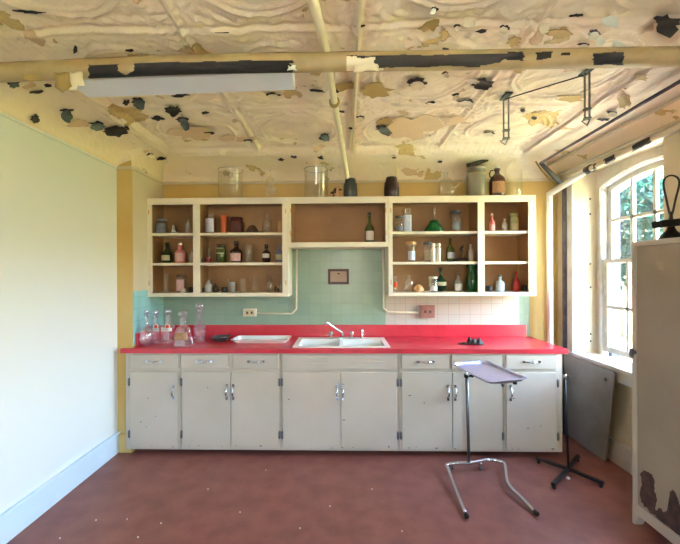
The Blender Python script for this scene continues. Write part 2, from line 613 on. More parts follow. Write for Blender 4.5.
part(MB().box(XA, XR, YB - 0.012, YB, ZW - 0.012, ZW + 0.012), 'picture_line', M['wall_r'], bw, 0.004)
part(MB().box(XL, XL + 0.010, YF, YP, ZW - 0.010, ZW + 0.010), 'picture_line', M['wall_l'], bpy.data.objects['wall_left'], 0.004)
part(MB().box(XA, XA + 0.012, YP, YB, ZW - 0.012, ZW + 0.012).box(XL, XA + 0.012, YP - 0.012, YP, ZW - 0.012, ZW + 0.012), 'picture_line', M['wall_r'], pil, 0.004)

# wall behind the camera with two windows
fw = MB()
for x0, x1, z0, z1 in ((XL - 0.2, -0.20, 0, 2.8), (0.40, XR + 0.18 + 0.18, 0, 2.8), (-0.20, 0.40, 0, 0.75), (-0.20, 0.40, 2.35, 2.8)):
    fw.box(x0, x1, YF - 0.2, YF, z0, z1)
struct(fw, 'wall_front', M['wall_r'])
for i, (x0, x1) in enumerate(((-0.20, 0.40),)):
    m = MB()
    m.box(x0, x1, YF - 0.12, YF - 0.06, 0.75, 0.82).box(x0, x1, YF - 0.12, YF - 0.06, 2.28, 2.35)
    for x in (x0, (x0 + x1) / 2 - 0.03, x1 - 0.06):
        m.box(x, x + 0.06, YF - 0.12, YF - 0.06, 0.82, 2.28)
    wn = struct(m, 'window_%d' % (i + 3), M['trim_w'])
    part(MB().box(x0 + 0.06, x1 - 0.06, YF - 0.095, YF - 0.09, 0.82, 2.28), 'pane', M['g_pane'], wn)

# right wall: two window bays with splayed jambs
Y0, Y1 = on_x(663.6, 200, XR).y, on_x(574.5, 260, XR).y      # near and far edge of the bay at the room face
G0, G1 = 2.34, 3.46                                          # bay at the sash plane
XS = 2.37                                                    # sash plane
ZS = 0.815                                                   # sill height
SPR, APX = 2.315, 2.40                                       # springing and crown of the arch


def wall_bay(mb, ya0, ya1, g0, g1):
    """solid below the sill and above the bay head"""
    mb.prism([(XR + 0.06, ya0), (XR + 0.06, ya1), (XS + 0.18, ya1), (XS + 0.18, ya0)], 0, ZS - 0.03)
    mb.box(XR, XS + 0.18, ya0 - 0.001, ya1 + 0.001, ZW, 2.80)


rw = MB()
SH = -3.23                                                   # the second bay is the same one further back
rw.prism([(XR, Y1), (XS, G1), (XS + 0.18, G1), (XS + 0.18, YB + 0.0), (XR, YB)], 0, 2.80)
rw.prism([(XR, Y1 + SH), (XR, Y0), (XS, G0), (XS + 0.18, G0), (XS + 0.18, G1 + SH), (XS, G1 + SH)], 0, 2.80)
rw.prism([(XR, YF), (XR, Y0 + SH), (XS, G0 + SH), (XS + 0.18, G0 + SH), (XS + 0.18, YF)], 0, 2.80)
for s in (0, SH):
    wall_bay(rw, Y0 + s, Y1 + s, G0 + s, G1 + s)
wr = struct(rw, 'wall_right', M['wall_r'])


def arch_pts(y0, y1, zs, za, n=18):
    """points along a segmental arch from y0 to y1"""
    c = (y0 + y1) / 2
    h = (y1 - y0) / 2
    s = za - zs
    R = (h * h + s * s) / (2 * s)
    a = math.asin(h / R)
    return [(c + R * math.sin(-a + 2 * a * i / n), za - R + R * math.cos(-a + 2 * a * i / n)) for i in range(n + 1)]


def plate_with_arch(mb, x0, x1, ya, yb, zb, zt, y0, y1, zs, za):
    """a board in the plane x with an arched hole (y0..y1), open downwards"""
    A = arch_pts(y0, y1, zs, za)
    for (p, q) in zip(A[:-1], A[1:]):
        mb.slab([(x0, p[0], p[1]), (x0, q[0], q[1]), (x0, q[0], zt), (x0, p[0], zt)], (x1 - x0, 0, 0))
    mb.box(x0, x1, ya, y0, zb, zt)
    mb.box(x0, x1, y1, yb, zb, zt)


def window(idx, s):
    ga, gb = G0 + s, G1 + s
    g0, g1 = ga + 0.07, gb - 0.07                      # clear opening
    m = MB()
    plate_with_arch(m, XS, XS + 0.05, ga, gb, ZS, ZW, g0, g1, SPR, APX)
    wn = struct(m, 'window_%d' % idx, M['trim_w'])
    # bead around the arch
    b = MB()
    A = arch_pts(g0 - 0.015, g1 + 0.015, SPR + 0.015, APX + 0.02)
    b.tube([(XS - 0.006, g0 - 0.015, ZS)] + [(XS - 0.006, y, z) for y, z in A] + [(XS - 0.006, g1 + 0.015, ZS)], 0.013, 8)
    part(b, 'arch_bead', M['trim_w'], wn)

    def sash(x, zb, zt, ym, bars, arched):
        f = MB()
        st = 0.045
        if arched:
            plate_with_arch(f, x, x + 0.035, g0, g1, zb, APX + 0.03, g0 + st, g1 - st, SPR - 0.03, APX - 0.045)
            # trim the board to the hole of the frame: it sits behind the frame board
        else:
            f.box(x, x + 0.035, g0, g0 + st, zb, zt).box(x, x + 0.035, g1 - st, g1, zb, zt)
            f.box(x, x + 0.035, g0 + st, g1 - st, zt - 0.035, zt)
        f.box(x, x + 0.035, g0 + st, g1 - st, zb, zb + (0.05 if not arched else 0.035))
        w4 = (g1 - g0 - 2 * st) / 4
        for k in (1, 2, 3):
            y = g0 + st + w4 * k
            top = (APX - 0.05 if arched else zt - 0.02)
            f.box(x + 0.004, x + 0.028, y - 0.014, y + 0.014, zb, top)
        f.box(x + 0.004, x + 0.028, g0 + st, g1 - st, ym - 0.013, ym + 0.013)
        o = part(f, 'sash', M['trim_w'], wn)
        p = MB().box(x + 0.014, x + 0.018, g0 + 0.03, g1 - 0.03, zb + 0.02, (APX - 0.03 if arched else zt - 0.01))
        q = p.build('pane', M['g_pane'])
        q.parent = o
        q.matrix_parent_inverse = Matrix.Identity(4)
    sash(XS + 0.052, 1.64, APX, 2.02, 1, True)
    sash(XS + 0.012, ZS + 0.03, 1.675, 1.25, 1, False)
    sl = MB()
    sl.box(XR - 0.045, XS + 0.02, Y0 + s - 0.02, Y1 + s + 0.02, ZS - 0.03, ZS)
    part(sl, 'window_sill', M['trim_w'], wn, 0.006)
    ap = MB().box(XR - 0.02, XR + 0.06, Y0 + s, Y1 + s, ZS - 0.12, ZS - 0.03)
    part(ap, 'sill_apron', M['trim_w'], wn, 0.006)
    # screw holes and plugs on the jamb
    if s == 0:
        for px, py in ((595, 201), (597, 216), (592, 265), (592, 288), (592, 334), (592, 341)):
            t = 0.7
            y = Y1 + (G1 - Y1) * t - 0.004
            x = XR + (XS - XR) * t
            z = CAMP.z + (273 - py) * y / F
            part(MB().obox((x, y, z), (1, 0, 0), (0, 1, 0), (0, 0, 1), 0.005, 0.004, 0.008), 'screw_plug', M['p_dark'], wn)
    # exterior reveal
    ex = MB().box(XS + 0.10, XS + 0.18, gb - 0.045, gb, ZS - 0.05, 2.6).box(XS + 0.10, XS + 0.18, ga, ga + 0.045, ZS - 0.05, 2.6)
    part(ex, 'brick_reveal', M['brick_out'], wn)
    pl = MB()
    plate_with_arch(pl, XS + 0.10, XS + 0.18, ga + 0.02, gb - 0.02, 2.30, 2.60, ga + 0.045, gb - 0.045, 2.28, 2.37)
    part(pl, 'brick_reveal', M['brick_out'], wn)


window(1, 0)
window(2, SH)

# pier trim board, baseboards
struct(MB().box(XR - 0.022, XR, Y1 + 0.0, Y1 + 0.085, 0.10, ZW), 'trim_1', M['trim_w'], 0.005)
struct(MB().box(XR - 0.016, XR, Y1 + 0.16, Y1 + 0.22, 0.10, ZW), 'trim_2', M['wall_r'], 0.005)
m = MB()
m.box(XL, XL + 0.018, YF, YP, 0, 0.165).box(XL, XL + 0.028, YF, YP, 0.165, 0.185)
struct(m, 'baseboard_left', M['basebd'], 0.004)
struct(MB().box(XL, XA, YP - 0.018, YP, 0, 0.16), 'baseboard_alcove', M['wall_ochre'], 0.004)
struct(MB().box(XR - 0.018, XR, YF, Y0, 0, 0.19).box(XR + 0.042, XR + 0.06, Y0, Y1, 0, 0.19).box(XR - 0.018, XR, Y1, YB, 0, 0.19), 'baseboard_right', M['trim_w'], 0.004)
# cove rails along the right wall
m = MB()
m.box(XR - 0.05, XR, YF, YB - 0.02, ZW - 0.03, ZW + 0.01).box(XR - 0.075, XR - 0.03, YF, YB - 0.02, ZW + 0.01, ZW + 0.03)
struct(m, 'trim_3', M['wall_r'], 0.006)
m = MB().tube([(2.04, YF, 2.605), (2.04, YB - 0.10, 2.605)], 0.014, 8)
struct(m, 'trim_4', M['wall_r'])


# ceiling: pressed metal sheets, seams, scroll medallions, rope border, cove
def sheet_relief(x, y):
    px_, py_ = 0.82, 0.82
    u = (x - 0.085) / px_
    v = (y - 3.36) / py_
    du = (u - round(u)) * px_
    dv = (v - round(v)) * py_
    z = 0.0
    # seams
    for d in (du, dv):
        z -= 0.006 * math.exp(-(d / 0.010) ** 2)
        z += 0.003 * math.exp(-((abs(d) - 0.03) / 0.012) ** 2)
    # oval in the middle of every sheet
    cu = (u - math.floor(u) - 0.5) * px_
    cv = (v - math.floor(v) - 0.5) * py_
    r = math.hypot(cu, cv)
    z -= 0.006 * math.exp(-((r - 0.30) / 0.010) ** 2) + 0.004 * math.exp(-((r - 0.265) / 0.008) ** 2)
    # scrolls along the seams and in the corners
    a = min(abs(du), abs(dv))
    k = max(0.0, 1 - abs(a - 0.085) / 0.06)
    z -= 0.0055 * k * (0.5 + 0.5 * math.sin(70 * x + 3 * math.sin(40 * y))) * (0.5 + 0.5 * math.cos(70 * y + 3 * math.sin(40 * x)))
    rc = math.hypot(du, dv)
    if rc < 0.2:
        z -= 0.006 * (0.5 + 0.5 * math.cos(rc * 130 + 2 * math.sin(6 * math.atan2(dv, du)))) * (1 - rc / 0.2)
    return z


def cove_t(x, y):
    xl = XL if y < YP else XA
    tl = (CB[0] - x) / (CB[0] - xl)
    tr = (x - CB[1]) / (XR - CB[1])
    tb = (y - CB[2]) / (YB - CB[2])
    tf = (YCF - y) / (YCF - YF)
    return max(tl, tr, tb, tf), (tl * 0.353, tr * 0.51, tb * 0.358, tf * 0.35)


def surf_z(x, y, detail=True):
    t, ds = cove_t(x, y)
    d = max(ds)                                   # metres outside the border
    if t <= 0:
        z = ZC
    else:
        t = min(t, 1.0)
        z = ZW + (ZC - 0.03 - ZW) * math.sqrt(max(0, 1 - t ** 2.2))
    if detail:
        if d < 0.05:
            if d < -0.05:
                z += 2.3 * sheet_relief(x, y)
            n = noise.fractal(Vector((x * 3, y * 3, 1.3)), 1.0, 2.0, 4)
            z += 0.013 * n + 0.012 * abs(noise.noise(Vector((x * 6.5, y * 6.5, 7.7))))
        rope = 0.004 * math.sin(140 * x + 60 * math.sin(y * 3)) * math.sin(140 * y)
        z -= (0.034 + rope) * math.exp(-((d + 0.015) / 0.035) ** 2)
        z += 0.004 * noise.noise(Vector((x * 9, y * 9, 4)))
    return z


def on_ceiling(px, py):
    r = ray(px, py)
    t = 0.3 / max(r.z, 1e-3)
    p = CAMP + r * t
    for _ in range(4000):
        p = CAMP + r * t
        if p.x <= XL or p.x >= XR or p.y >= YB or p.z >= surf_z(p.x, p.y, False):
            break
        t += 0.004
    return p


cm = MB()


def sheet(xa, xb, ya, yb, st):
    nx = max(2, int((xb - xa) / st))
    ny = max(2, int((yb - ya) / st))
    vs = []
    for j in range(ny + 1):
        y = ya + (yb - ya) * j / ny
        for i in range(nx + 1):
            x = xa + (xb - xa) * i / nx
            vs.append((x, y, surf_z(x, y)))
    fs = [(j * (nx + 1) + i, (j + 1) * (nx + 1) + i, (j + 1) * (nx + 1) + i + 1, j * (nx + 1) + i + 1) for j in range(ny) for i in range(nx)]
    cm.add(vs, fs, 0, True)


sheet(XL - 0.01, XR + 0.01, 1.30, YB + 0.005, 0.0105)
sheet(XL - 0.01, XR + 0.01, YF, 1.30, 0.04)
cm.box(XL - 0.2, XR + 0.6, YF - 0.2, YB + 0.2, 2.80, 2.90)
ceiling = struct(cm, 'ceiling', M['ceiling'])


# peeled patches and hanging curls of paint, each hooked to the ceiling
def blob(c, u, v, a, b, n=17, j=0.36, seed=None):
    R = random.Random(seed if seed is not None else rnd.random())
    ph = [R.uniform(1 - j, 1 + j) for _ in range(n)]
    return [c + u * (a * ph[k] * math.cos(2 * PI * k / n)) + v * (b * ph[k] * math.sin(2 * PI * k / n)) for k in range(n)]


def flake(px, py, wpx, hpx, kind='dark', back='dark', curl=None):
    """kind: dark hole with a curl of paint; sizes are what the photo shows"""
    p = on_ceiling(px, py)
    q = on_ceiling(px + wpx / 2, py)
    r = on_ceiling(px, py + hpx / 2)
    a = max(0.008, (q - p).length)
    b = max(0.010, (r - p).length)
    u = (q - p).normalized()
    v = (r - p).normalized()
    nrm = u.cross(v).normalized()
    if nrm.z > 0:
        nrm = -nrm
    c0 = p + nrm * 0.016
    ang = rnd.uniform(-0.35, 0.35)
    u, v = u * math.cos(ang) + v * math.sin(ang), v * math.cos(ang) - u * math.sin(ang)
    if kind in ('dark', 'tan', 'pink'):
        m = MB().slab(blob(c0, u, v, a, b), nrm * 0.0025)
        part(m, 'bare_patch', {'dark': M['hole'], 'tan': M['flake_tan'], 'pink': M['pinkpatch']}[kind], ceiling)
    if back:
        # a ragged flake of paint, hinged on one side of the patch and curling down
        L = (curl if curl else min(0.075, 1.0 * b + 0.015))
        base = c0 - v * b * 0.5
        R = random.Random(int(px * 31 + py * 7))
        NS, NR = 15, 4
        if kind == 'none':
            a, L, NS = a * 0.75, L * 0.7, 25
        rad = [R.uniform(0.6 if kind == 'none' else 0.78, 1.1) for _ in range(NS)]
        rad = [rad[k] * (1.0 if k % 2 else R.uniform(0.85, 1.1)) for k in range(NS)]
        skew = R.uniform(-0.5, 0.5)
        droop = R.uniform(0.7, 1.5)
        vs = []
        for q_ in range(NR + 1):
            for k in range(NS):
                a_ = 2 * PI * k / NS
                rr_ = rad[k] * q_ / NR
                su, sv = rr_ * math.cos(a_), rr_ * math.sin(a_)
                t = max(0.0, (sv + 1) / 2)
                th = max(1e-3, t * droop)
                vs.append(base + v * (L * math.sin(th) / droop) + nrm * (L * (1 - math.cos(th)) / droop + 0.004 + 0.008 * su * su * t) + u * (a * 0.95 * su + skew * L * t))
        fs = [(q_ * NS + k, q_ * NS + (k + 1) % NS, (q_ + 1) * NS + (k + 1) % NS, (q_ + 1) * NS + k) for q_ in range(1, NR) for k in range(NS)]
        fs += [(0, NS + (k + 1) % NS, NS + k) for k in range(NS)]
        m = MB().add(vs, fs, 0, False)
        o = part(m, 'paint_flake', M['flake_' + back], ceiling)
        sd = o.modifiers.new('thick', 'SOLIDIFY')
        sd.thickness = 0.0015


M['pinkpatch'] = pmat('faded_pink_patch', (216, 188, 154), 0.6, scale=8, var=0.06)
# undercoat patches first
for t in ((375, 88, 32, 14, 'tan'), (384, 119, 14, 7, 'tan'), (625, 98, 12, 14, 'tan'), (345, 84, 20, 8, 'tan'), (640, 75, 14, 6, 'tan'),
          (518, 66, 12, 8, 'tan'), (410, 125, 52, 20, 'pink'), (190, 131, 36, 12, 'pink'), (240, 137, 34, 7, 'pink'), (660, 34, 36, 22, 'pink'),
          (560, 30, 26, 8, 'tan'), (514, 38, 14, 10, 'tan'), (430, 22, 22, 10, 'tan'), (78, 122, 20, 8, 'pink'), (455, 118, 24, 8, 'pink'), (570, 96, 26, 8, 'tan')):
    flake(*t[:4], kind=t[4], back=None)
for t in ((13, 80, 11, 4, 'dark', 'teal'), (36, 89, 16, 3, 'dark', None), (48, 83, 8, 3, 'dark', None), (33, 117, 8, 7, 'dark', 'dark'), (66, 108, 13, 3, 'dark', 'teal', 0.09),
          (97, 122, 16, 7, 'dark', 'teal'), (116, 128, 26, 7, 'dark', 'dark'), (126, 100, 7, 5, 'dark', None), (138, 98, 13, 6, 'dark', 'teal', 0.09),
          (158, 116, 12, 4, 'dark', None), (169, 107, 8, 7, 'dark', 'dark'), (180, 93, 18, 3, 'dark', None), (175, 107, 11, 7, 'dark', 'dark'),
          (182, 117, 11, 6, 'dark', 'teal', 0.12), (205, 110, 6, 3, 'dark', None), (209, 131, 12, 3, 'dark', None), (273, 92, 13, 4, 'dark', 'cream'),
          (317, 88, 15, 2.5, 'dark', None), (336, 89, 7, 3, 'dark', None), (248, 139, 9, 3, 'dark', 'cream'), (324, 134, 9, 7, 'dark', 'teal'),
          (341, 109, 8, 2, 'dark', None), (417, 80, 17, 9, 'dark', 'cream', 0.06), (430, 100, 11, 2, 'dark', None), (482, 80, 20, 8, 'dark', 'dark'),
          (455, 92, 9, 2, 'dark', None), (466, 99, 16, 5, 'dark', 'cream'), (489, 131, 11, 3, 'dark', 'cream'), (382, 126, 13, 6, 'dark', 'teal', 0.12),
          (360, 115, 8, 3, 'dark', 'cream'), (445, 46, 7, 3, 'dark', None), (481, 28, 10, 2, 'dark', None), (457, 23, 8, 2, 'dark', 'cream'),
          (435, 5, 6, 4, 'dark', 'white'), (577, 11, 13, 2.5, 'dark', None), (595, 29, 12, 6, 'dark', 'white'), (585, 41, 12, 2.5, 'dark', 'cream'),
          (665, 18, 26, 12, 'dark', 'dark', 0.10), (604, 117, 11, 3, 'dark', None), (613, 110, 11, 3, 'dark', 'cream'), (75, 46, 4, 8, 'dark', None),
          (30, 8, 30, 2, 'dark', None), (118, 131, 6, 4, 'dark', 'dark'), (505, 24, 9, 5, 'dark', 'cream'), (523, 108, 6, 3, 'dark', None),
          (281, 158, 6, 2.5, 'dark', None), (294, 155, 6, 3, 'dark', None), (321, 156, 5, 4, 'dark', None), (150, 153, 7, 3, 'dark', 'cream'),
          (161, 157, 9, 3, 'dark', None), (394, 156, 4, 2, 'dark', None), (440, 160, 5, 2, 'dark', None), (130, 47, 8, 2.5, 'dark', None),
          (445, 70, 6, 3, 'dark', 'cream'), (534, 116, 5, 3, 'dark', None), (352, 126, 6, 2, 'dark', None), (222, 30, 20, 1.5, 'dark', None),
          (360, 22, 10, 2, 'dark', None)):
    flake(*t)
# big loose cream and white sheets of paint
for t in ((610, 13, 26, 7, 'none', 'white', 0.10), (600, 34, 18, 6, 'none', 'white', 0.08), (618, 38, 22, 5, 'none', 'white', 0.07), (545, 20, 18, 7, 'none', 'cream', 0.08),
          (470, 12, 22, 7, 'none', 'cream', 0.09), (525, 45, 20, 5, 'none', 'cream', 0.07), (400, 40, 18, 6, 'none', 'cream', 0.06), (470, 76, 20, 6, 'none', 'cream', 0.07),
          (500, 88, 18, 5, 'none', 'cream', 0.06), (440, 110, 16, 5, 'none', 'cream', 0.06), (395, 100, 16, 5, 'none', 'cream', 0.05), (505, 120, 16, 4, 'none', 'cream', 0.05),
          (590, 90, 16, 4, 'none', 'cream', 0.05), (640, 52, 18, 5, 'none', 'cream', 0.05), (380, 163, 12, 7, 'none', 'cream', 0.07), (168, 160, 3, 5, 'none', 'white', 0.05),
          (345, 100, 12, 5, 'none', 'cream', 0.05), (455, 130, 12, 5, 'none', 'cream', 0.05), (95, 142, 12, 4, 'none', 'cream', 0.04)):
    flake(*t[:4], kind=t[4], back=t[5], curl=t[6])

# ================================================================== pipes, light, brackets overhead
PMAT = [M['pipe_tan'], M['blackpaint'], M['pipe_cream']]
pts = [on_y(px, py, 1.75) for px, py in ((-30, 74.5), (0, 73.5), (90, 68.5), (170, 65.0), (255, 63), (340, 62), (510, 59.5), (680, 56.5))]
lp = pts[0] + (pts[1] - pts[0]) * ((XL - pts[0].x) / (pts[1].x - pts[0].x))
rp_ = pts[-1] + (pts[-1] - pts[-2]) * ((XR - pts[-1].x) / (pts[-1].x - pts[-2].x))
path = [lp] + pts[2:] + [rp_]
fine = []
for a, b in zip(path[:-1], path[1:]):
    n = max(2, int((b - a).length / 0.006))
    fine += [a.lerp(b, i / n) for i in range(n)]
fine.append(path[-1])
pm = MB().tube(fine, 0.043, 84)
# peel the paint: choose the skin of every facet
def peeled(x, ang, px):
    n1 = noise.fractal(Vector((x * 7, ang * 0.8, 3.1)), 1.0, 2.0, 4)
    n2 = noise.fractal(Vector((x * 16, ang * 1.5, 9.7)), 1.0, 2.0, 3)
    d = 0.0
    # angle: 0 faces the camera, + is up, in radians
    def win(v, a, b, s):
        return max(0, min(1, (v - a) / s)) * max(0, min(1, (b - v) / s))
    if 84 < px < 296:
        lo, hi = -1.55, 0.30 + 0.12 * n1
        if 118 < px < 134 and ang > -0.9 + (0.6 * abs(px - 126) / 8):
            return 0
        if lo < ang < hi and (px > 88 + 5 * n2) and (px < 292 + 5 * n2):
            return 1
    if 346 < px < 524:
        lo = -0.55 + 0.30 * n1 + (0.25 if px > 480 else 0) + (1.0 if px < 378 + 6 * n2 else 0.0)
        hi = 0.62 + 0.12 * n1
        if px > 500:
            lo += (px - 500) / 22
        if lo < ang < hi:
            return 1
        if px < 384 and -1.0 < ang <= lo:
            return 2
    for a, b, lo, hi in ((508, 523, -0.2, 0.8), (536, 551, 0.0, 0.75), (561, 570, 0.25, 0.6), (593, 624, -0.75, 0.5)):
        if a + 3 * n2 < px < b + 3 * n2 and lo + 0.25 * n1 < ang < hi + 0.2 * n1:
            return 1
    if 505 < px < 520 and ang < -0.5:
        return 0
    return 0


MCI = (Matrix.Translation(CAMP) @ MC).inverted()
for i, f in enumerate(pm.f):
    if len(f) != 4:
        continue
    c = sum((Vector(pm.v[k]) for k in f), Vector()) / 4
    k = min(range(len(path) - 1), key=lambda k: 0 if path[k].x <= c.x <= path[k + 1].x else 1)
    a, b = path[k], path[k + 1]
    zc = a.z + (b.z - a.z) * (c.x - a.x) / (b.x - a.x)
    yc = a.y
    ang = math.atan2(c.z - zc, -(c.y - yc)) + 0.55      # measured from the line of sight
    lc = MCI @ c
    px = CX + F * lc.x / -lc.z
    pm.mi[i] = peeled(c.x, ang, px)
o = pm.build('overhead_pipe', PMAT)
tag(o, 'thick tan overhead pipe crossing the room with black bare stretches of peeled paint', 'pipe')
# loose flaps of paint hanging off its left end
for px, w_, l_, mt in ((62, 15, 0.085, 'tan'), (76, 14, 0.08, 'cream'), (30, 16, 0.03, 'tan'), (292, 8, 0.02, 'white'), (366, 24, 0.03, 'cream')):
    p = on_y(px, 273 - 200, 1.75)
    a, b = on_y(px - w_ / 2, 78, 1.72), on_y(px + w_ / 2, 78, 1.72)
    k = min(range(len(path) - 1), key=lambda k: 0 if path[k].x <= p.x <= path[k + 1].x else 1)
    zc = path[k].z + (path[k + 1].z - path[k].z) * (p.x - path[k].x) / (path[k + 1].x - path[k].x)
    m = MB()
    vs, n = [], 5
    for i in range(n + 1):
        t = i / n
        for s in (0, 0.33, 0.66, 1):
            x = a.x + (b.x - a.x) * s
            wob = 0.006 * math.sin(9 * s + 5 * t)
            vs.append((x + wob * t, 1.75 - 0.030 + 0.01 * t + 0.004 * math.sin(6 * s), zc - 0.030 - l_ * t * (0.9 + 0.2 * math.sin(5 * s + px))))
    m.add(vs, [(i * 4 + q, i * 4 + q + 1, (i + 1) * 4 + q + 1, (i + 1) * 4 + q) for i in range(n) for q in range(3)], 0, True)
    fo = part(m, 'paint_flake', M['flake_' + mt], o)
    sd = fo.modifiers.new('thick', 'SOLIDIFY')
    sd.thickness = 0.0015

# fluorescent fitting, switched off
cl = thing('ceiling_light', 'long unlit white fluorescent fitting just behind the thick overhead pipe', 'ceiling light', (-0.83, 1.94, 2.56))
a, b = on_z(293.5, 81, 2.572), on_z(70, 84.5, 2.546)
dx = (a - b).normalized()
u = Vector((dx.x, 0, dx.z)).normalized()
nz = Vector((-u.z, 0, u.x))
L = abs(a.x - b.x)
c = Vector(((a.x + b.x) / 2, 1.945, (a.z + b.z) / 2))
part(MB().obox(c + nz * 0.045, u, (0, 1, 0), nz, L / 2, 0.075, 0.035), 'housing', M['lamp_white'], cl, 0.006)
part(MB().obox(c + nz * 0.008, u, (0, 1, 0), nz, L / 2, 0.088, 0.008), 'reflector', M['lamp_white'], cl, 0.003)
for s in (-1, 1):
    part(MB().tube([c + u * (s * L * 0.36) + nz * 0.08, Vector((c.x + s * L * 0.36, 1.945, 2.70))], 0.012, 10), 'stem', M['lamp_white'], cl)

# cream pipe running to the back wall
m = MB()
P0, P1 = on_y(304, -60, 1.20), on_y(324.5, 45, 1.75)
P0.z = 2.652
P1 = Vector((on_z(324.5, 45, 2.652).x, on_z(324.5, 45, 2.652).y, 2.652))
P0 = Vector((P1.x - 0.13, 0.6, 2.655))
P2 = on_y(348, 181, 3.66)
m.tube([P0 + (P0 - P1) * 0.0, P1, P1.lerp(P2, 0.5), P2, P2 + Vector((0.004, 0.02, -0.05)), Vector((P2.x + 0.004, 3.68, 2.275))], 0.021, 14)
o = tag(m.build('ceiling_pipe', M['pipe_cream']), 'cream pipe running from the thick overhead pipe back down to the cabinet tops', 'pipe')
tt = 0.26
cc = P1.lerp(P2, tt)
part(MB().tube([cc - (P2 - P1).normalized() * 0.012, cc + (P2 - P1).normalized() * 0.012], 0.032, 16), 'pipe_collar', M['flake_tan'], o)
# thin conduit along the ceiling
q0, q1 = on_z(360, 0, 2.672), on_z(352.5, 152, 2.672)
tag(MB().tube([q0 + (q0 - q1) * 0.3, q0, q1], 0.0095, 8).build('ceiling_conduit', M['pipe_cream']),
    'thin cream conduit lying along the ceiling right of the cream pipe', 'conduit')

# two hanging metal brackets with a rod between them
def bracket(label, top, zb, w_, mat, rod=None):
    t = thing('ceiling_bracket', label, 'bracket', (top.x, top.y, ZC - 0.01))
    z0 = ZC - 0.012
    for s in (-1, 1):
        part(MB().obox((top.x + s * w_, top.y, (z0 + zb) / 2), (1, 0, 0), (0, 1, 0), (0, 0, 1), 0.0042, 0.004, (z0 - zb) / 2), 'strap', mat, t, 0.001)
    part(MB().box(top.x - w_ - 0.006, top.x + w_ + 0.006, top.y - 0.05, top.y + 0.05, z0 - 0.006, z0 + 0.006), 'mounting_plate', M['flake_teal'], t, 0.002)
    for q0, q1 in ((zb, zb + 0.008), (zb + 0.05, zb + 0.06)):
        part(MB().box(top.x - w_ - 0.004, top.x + w_ + 0.004, top.y - 0.012, top.y + 0.012, q0, q1), 'cross_bar', mat, t)
    part(MB().tube([(top.x - w_, top.y - 0.02, zb - 0.01), (top.x - 0.03 - w_, top.y - 0.02, zb - 0.02), (top.x - w_, top.y - 0.02, zb - 0.045), (top.x + 0.0, top.y - 0.02, zb - 0.01)], 0.004, 6), 'hook', mat, t)
    return t


bA, bB = on_z(506, 96, 2.69), on_z(587, 71, 2.69)
bracket('grey metal strap bracket hanging from the ceiling, left and open framed', bA, on_y(506, 139, bA.y).z, 0.016, M['bracket'])
bracket('thin metal strap bracket hanging from the ceiling near the window wall', bB, on_y(588, 119, bB.y).z, 0.013, M['bracket'])
tag(MB().tube([Vector((bA.x, bA.y, 2.672)), Vector((bB.x, bB.y, 2.672))], 0.004, 6).build('ceiling_wire', M['black']),
    'thin dark wire stretched between the two metal ceiling brackets', 'wire')

# dark pipe along the right cove and down the corner
xd = 1.88
A_ = on_x(540.5, 163, xd)
E_ = on_x(672, 86, xd)
E2 = A_ + (E_ - A_) * ((A_.y + 1.2) / (A_.y - E_.y))
C_ = on_y(565, 187, 3.60)
C_b = Vector((C_.x, C_.y, 0.0))
tag(MB().tube([E2, A_.lerp(E2, 0.03), A_], 0.011, 10).build('cove_pipe', M['pipe_dark']), 'thin dark grey pipe running high along the cove over the window', 'pipe')
m = MB().tube([A_ + Vector((0, 0, 0.004)), A_.lerp(C_, 0.5), C_ + (A_ - C_) * 0.08, C_ + Vector((0, 0, -0.03)), C_b], [0.017, 0.022, 0.026, 0.026, 0.026], 14)
tag(m.build('corner_pipe', M['pipe_dark']), 'dark slate grey pipe standing in the corner right of the counter', 'pipe')
# small stub above
s0 = on_y(534, 152, 3.62)
tag(MB().tube([s0, on_y(535, 160, 3.62), on_y(541, 170, 3.66), on_y(556, 187, 3.70), Vector((on_y(556, 187, 3.70).x, 3.70, 0.0))], 0.008, 10).build('corner_conduit', M['flake_tan']),
    'thin tan conduit bent down the corner between white and slate pipes', 'conduit')

# white pipe: vertical in the corner, elbow, then along the window wall
xw = 2.10
V0 = on_y(549.5, 194, 3.60)
W1 = on_x(589, 169.5, xw)
W2 = on_x(652, 139.5, xw)
W3 = on_x(690, 121, xw)
W4 = W1 + (W3 - W1) * 3.0
m = MB().tube([Vector((V0.x, V0.y, 0)), V0 + Vector((0, 0, -0.03)), V0, V0.lerp(W1, 0.04), V0.lerp(W1, 0.96), W1], [0.027, 0.027, 0.029, 0.029, 0.026, 0.026], 16)
o = tag(m.build('wall_pipe', M['pipe_white']), 'white painted pipe rising from the counter corner and turning along the window wall', 'pipe')
part(MB().tube([W1 - (W3 - W1).normalized() * 0.03, W1, W1 + (W3 - W1).normalized() * 0.03], [0.034, 0.030, 0.035], 14), 'pipe_coupling', M['pipe_dark'], o)
seg = []
for i in range(161):
    seg.append(W1.lerp(W4, i / 160))
pm = MB().tube(seg, 0.024, 20)
for i, f in enumerate(pm.f):
    c = sum((Vector(pm.v[k]) for k in f), Vector()) / len(f)
    lc = MCI @ c
    px = CX + F * lc.x / -lc.z if lc.z < -0.1 else 900
    n = 6 * noise.noise(c * 20)
    if 604 + n < px < 614 + n or 632 + n < px < 648 + n or 593 < px < 596 + n:
        pm.mi[i] = 1
part(pm, 'pipe_run', [M['wall_r'], M['blackpaint']], o, label='cream painted run with black bare patches')

# ================================================================== base cabinets
YFACE = 3.152
ZT = 0.915


def X(px):
    return on_y(px, 400, YFACE).x


def Zb(py):
    return CAMP.z - (py - 273) * YFACE / F


